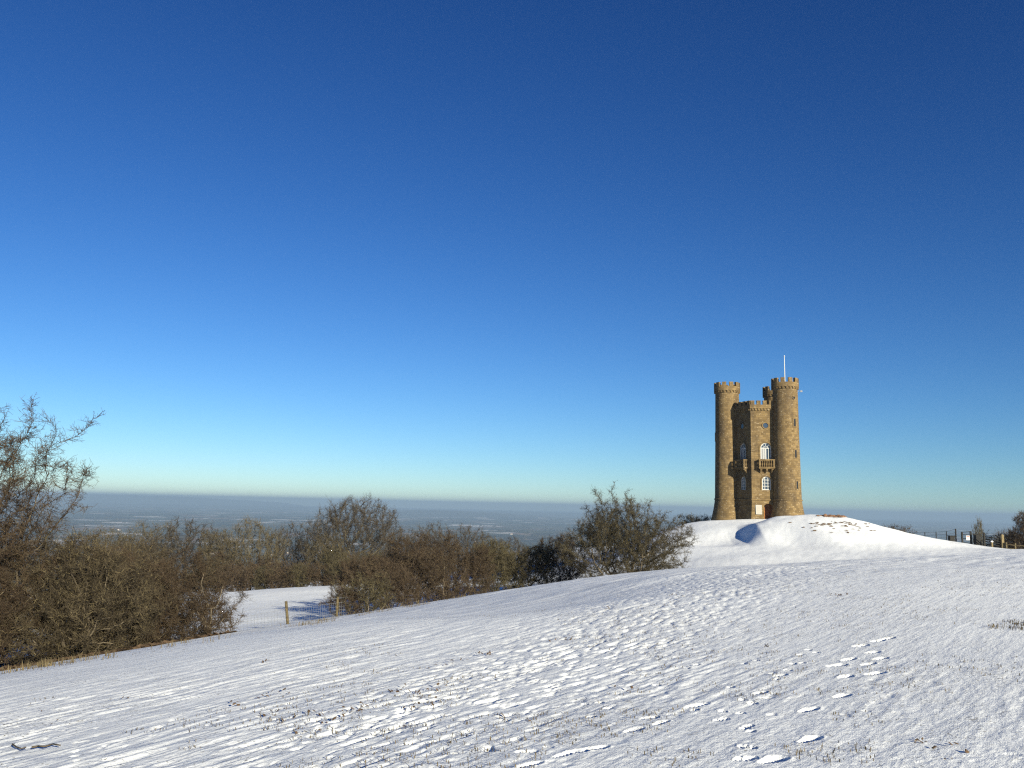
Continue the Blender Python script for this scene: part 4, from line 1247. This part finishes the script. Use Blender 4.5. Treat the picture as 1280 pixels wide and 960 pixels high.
for _ in range(170):
    t = rng.random() * (len(line) - 1); k = int(t); p = line[k] + (line[k + 1] - line[k]) * (t - k)
    if vnoise(np.array([t * 5.0]), np.array([.3]), 5)[0] < .05 and rng.random() < .9: continue
    x, y = p[0] + rng.normal(0, .28) - .1, p[1] + rng.normal(0, .35)
    pts.append((x, y, h1(x, y)))
for px, py, k in ((60, 832, 30), (30, 838, 12), (110, 826, 6), (250, 802, 6), (405, 776, 22), (390, 780, 18), (455, 768, 12), (540, 752, 25), (520, 757, 20), (490, 762, 12), (575, 747, 15)):
    x, y = ground_at(px, py)
    for _ in range(k):
        u, v = x + rng.normal(0, .45), y + rng.normal(0, .5); pts.append((u, v, h1(u, v)))
blades("dry_grass", pts, .05, .15, M['grass'], "dry yellow grass poking from the snow along the fence and thicket", "grass", rng, per=7, wd=.006, lean=1.1)
# short tips through the snow of the near slope
def tips(n, r0, r1, hmin, hmax, wd, per, thr, name, label):
    g = np.random.default_rng(n)
    r = r0 * np.exp(g.uniform(0, math.log(r1 / r0), n)); a = np.radians(g.uniform(-36, 36, n))
    x, y = r * np.sin(a), r * np.cos(a)
    den = .55 * vnoise(x / 2.3, y / 2.3, 9) + .45 * vnoise(x / .55, y / .55, 10)
    al, ac = (x + .36) * .39 + (y - 9.8) * .92, -(x + .36) * .92 + (y - 9.8) * .39
    den += .16 * np.exp(-((ac + .2) / (2.0 + .1 * np.clip(al, -4, 30))) ** 2) * (al > -4)
    k = den > thr; x, y, r = x[k], y[k], r[k]
    z = H(x, y) + micro(x, y, r)
    blades(name, list(zip(x, y, z + .012)), hmin, hmax, M['tip'], label, "grass", g, per=per, spread=.03, wd=wd, lean=1.6)
M['tip'] = plain_mat("grass_tip", (0.075, 0.058, 0.030), .9, .35, 3)
tips(15000, 5.2, 55, .004, .014, .0032, 2, .17, "grass_tips", "dark grass tips pricking through the thin snow of the slope")
pts = []
x0, y0 = ground_at(1274, 781)
for _ in range(70):
    u, v = x0 + rng.normal(.1, .28), y0 + rng.normal(0, .22); pts.append((u, v, h1(u, v)))
blades("grass_tuft", pts, .008, .03, M['tip'], "dark patch of bare grass in the snow at the photo edge", "grass", rng, per=5, spread=.07, wd=.004)

def litter():
    V, F = [], []; nb = 0
    spots = [(346, 869, 10), (352, 893, 6), (376, 895, 8), (440, 891, 14), (447, 889, 8), (385, 911, 8), (412, 907, 10), (335, 828, 5), (480, 807, 5), (500, 865, 12), (540, 865, 10), (285, 886, 4), (62, 888, 2), (70, 905, 2), (152, 874, 3), (890, 812, 4), (970, 814, 3), (772, 866, 3), (640, 900, 4), (1180, 937, 6), (1190, 940, 5), (610, 818, 10), (700, 800, 12), (760, 762, 10), (840, 745, 10), (1050, 745, 10), (560, 830, 10), (530, 882, 8)]
    for px, py, k in spots:
        x, y = ground_at(px, py)
        for _ in range(k):
            u, v = x + rng.normal(0, .10), y + rng.normal(0, .16)
            s = rng.uniform(.006, .019); z = h1(u, v) + rng.uniform(-.005, .03)
            a = rng.uniform(0, 6.28); t = rng.uniform(-.5, .9)
            e1 = np.array([math.cos(a), math.sin(a), t]) * s; e2 = np.array([-math.sin(a), math.cos(a), rng.uniform(-.4, .9)]) * s * .7
            c = np.array([u, v, z + .01]); up = np.array([0, 0, s * .35])
            V += [c - e1 - e2, c + e1 - e2, c + e1 + e2, c - e1 + e2, c - e1 * .7 - e2 * .6 + up, c + e1 * .7 - e2 * .6 + up, c + e1 * .7 + e2 * .6 + up, c - e1 * .7 + e2 * .6 + up]
            F += [(nb + i, nb + (i + 1) % 4, nb + 4 + (i + 1) % 4, nb + 4 + i) for i in range(4)] + [(nb + 4, nb + 5, nb + 6, nb + 7)]; nb += 8
    tag(np_mesh("leaf_litter", np.array(V), np.array(F), M['litter'], False), "dark scraps of leaves and soil lying on the trampled snow", "leaf litter", kind="stuff")
litter()

def leaf_mould():
    """dead leaves and shade-killed grass where the thicket keeps the snow off"""
    g = np.random.default_rng(31); n = 16000
    cs = np.array([(-16.6, 28.2, 2.6), (-14.2, 30.4, 2.5), (-12.7, 34.2, 2.3), (-17, 32, 3), (-15.5, 36, 3), (-19, 27, 2.5), (-20, 33, 3.5), (-19, 30, 3), (-22, 37, 4)])
    k = g.integers(0, len(cs), n); r = np.sqrt(g.random(n)) * cs[k, 2]; a = g.uniform(0, 6.283, n)
    x, y = cs[k, 0] + r * np.cos(a), cs[k, 1] + r * np.sin(a)
    z = H(x, y) + .02 + g.random(n) * .05
    s = g.uniform(.06, .16, n); t = g.uniform(0, 6.283, n)
    e1 = np.c_[np.cos(t), np.sin(t), g.uniform(-.5, .5, n)] * s[:, None]; e2 = np.c_[-np.sin(t), np.cos(t), g.uniform(-.5, .5, n)] * (s * .6)[:, None]
    c = np.c_[x, y, z]
    V = np.stack([c - e1 - e2, c + e1 - e2, c + e1 + e2, c - e1 + e2], 1).reshape(-1, 3)
    tag(np_mesh("leaf_mould", V, np.arange(4 * n).reshape(-1, 4), M['litter'], False), "brown carpet of dead leaves under the hawthorn thicket", "leaf litter", kind="stuff")
leaf_mould()

def fallen(name, pix, lab, r):
    pts = []
    for px, py in pix:
        x, y = ground_at(px, py); pts.append(Vector((x, y, h1(x, y) + .03)))
    m = MB()
    for i, (a, b) in enumerate(zip(pts, pts[1:])): m.tube(a, b, r * (1 - .1 * i), r * (.9 - .1 * i), 7)
    o = m.build(name, M['bark'], None, tuple(pts[0])); tag(o, lab, "twig"); return o
fallen("fallen_twig", [(39, 939), (47, 937), (56, 937.5), (66, 934.5), (75, 936)], "longer bent dead twig lying on the snow in the near corner", .010)
fallen("fallen_twig", [(15, 934.5), (20, 938), (26, 940.5), (32, 939)], "short forked dead twig end beside the longer twig on the snow", .008)

def earth():
    """bare earth and clods on top of the mound"""
    V, F = [], []; nb = 0
    rr = np.random.default_rng(6)
    ring = np.array([(math.cos(a), math.sin(a)) for a in np.linspace(0, 2 * np.pi, 9)[:-1]])
    def clod(x, y, sx, sy, sz):
        nonlocal nb
        z = h1(x, y)
        for lev, (f, zz) in enumerate(((1.0, -.1), (.9, .5), (.5, 1.0))):
            for c in ring: V.append((x + c[0] * sx * f * rr.uniform(.75, 1.2), y + c[1] * sy * f * rr.uniform(.75, 1.2), z + sz * zz * rr.uniform(.8, 1.2)))
        for lev in (0, 1):
            for a in range(8): F.append((nb + lev * 8 + a, nb + lev * 8 + (a + 1) % 8, nb + lev * 8 + 8 + (a + 1) % 8, nb + lev * 8 + 8 + a))
        F.append((nb + 16, nb + 17, nb + 18, nb + 19)); F.append((nb + 16, nb + 19, nb + 20, nb + 23)); F.append((nb + 20, nb + 21, nb + 22, nb + 23)); nb += 24
    for _ in range(30): clod(37.2 + rr.normal(0, .9), 99 + rr.normal(.4, .7), rr.uniform(.15, .45), rr.uniform(.15, .4), rr.uniform(.06, .17))
    tag(np_mesh("bare_earth", np.array(V), np.array(F), M['earth'], False), "reddish brown bare earth and rubble on the crown of the snowy mound", "earth", kind="stuff")
    V.clear(); F.clear(); nb = 0
    for _ in range(60):
        px, py = rr.normal(1050, 24), 651 + abs(rr.normal(0, 5)) + rr.uniform(0, 3)
        x, y = ground_at(px, py, 130)
        if y > 60: clod(x, y, rr.uniform(.08, .3), rr.uniform(.06, .15), rr.uniform(.03, .09))
    if V: tag(np_mesh("soil_clods", np.array(V), np.array(F), M['litter'], False), "dark soil clods showing through snow on the sunny mound face", "soil", kind="stuff")
earth()
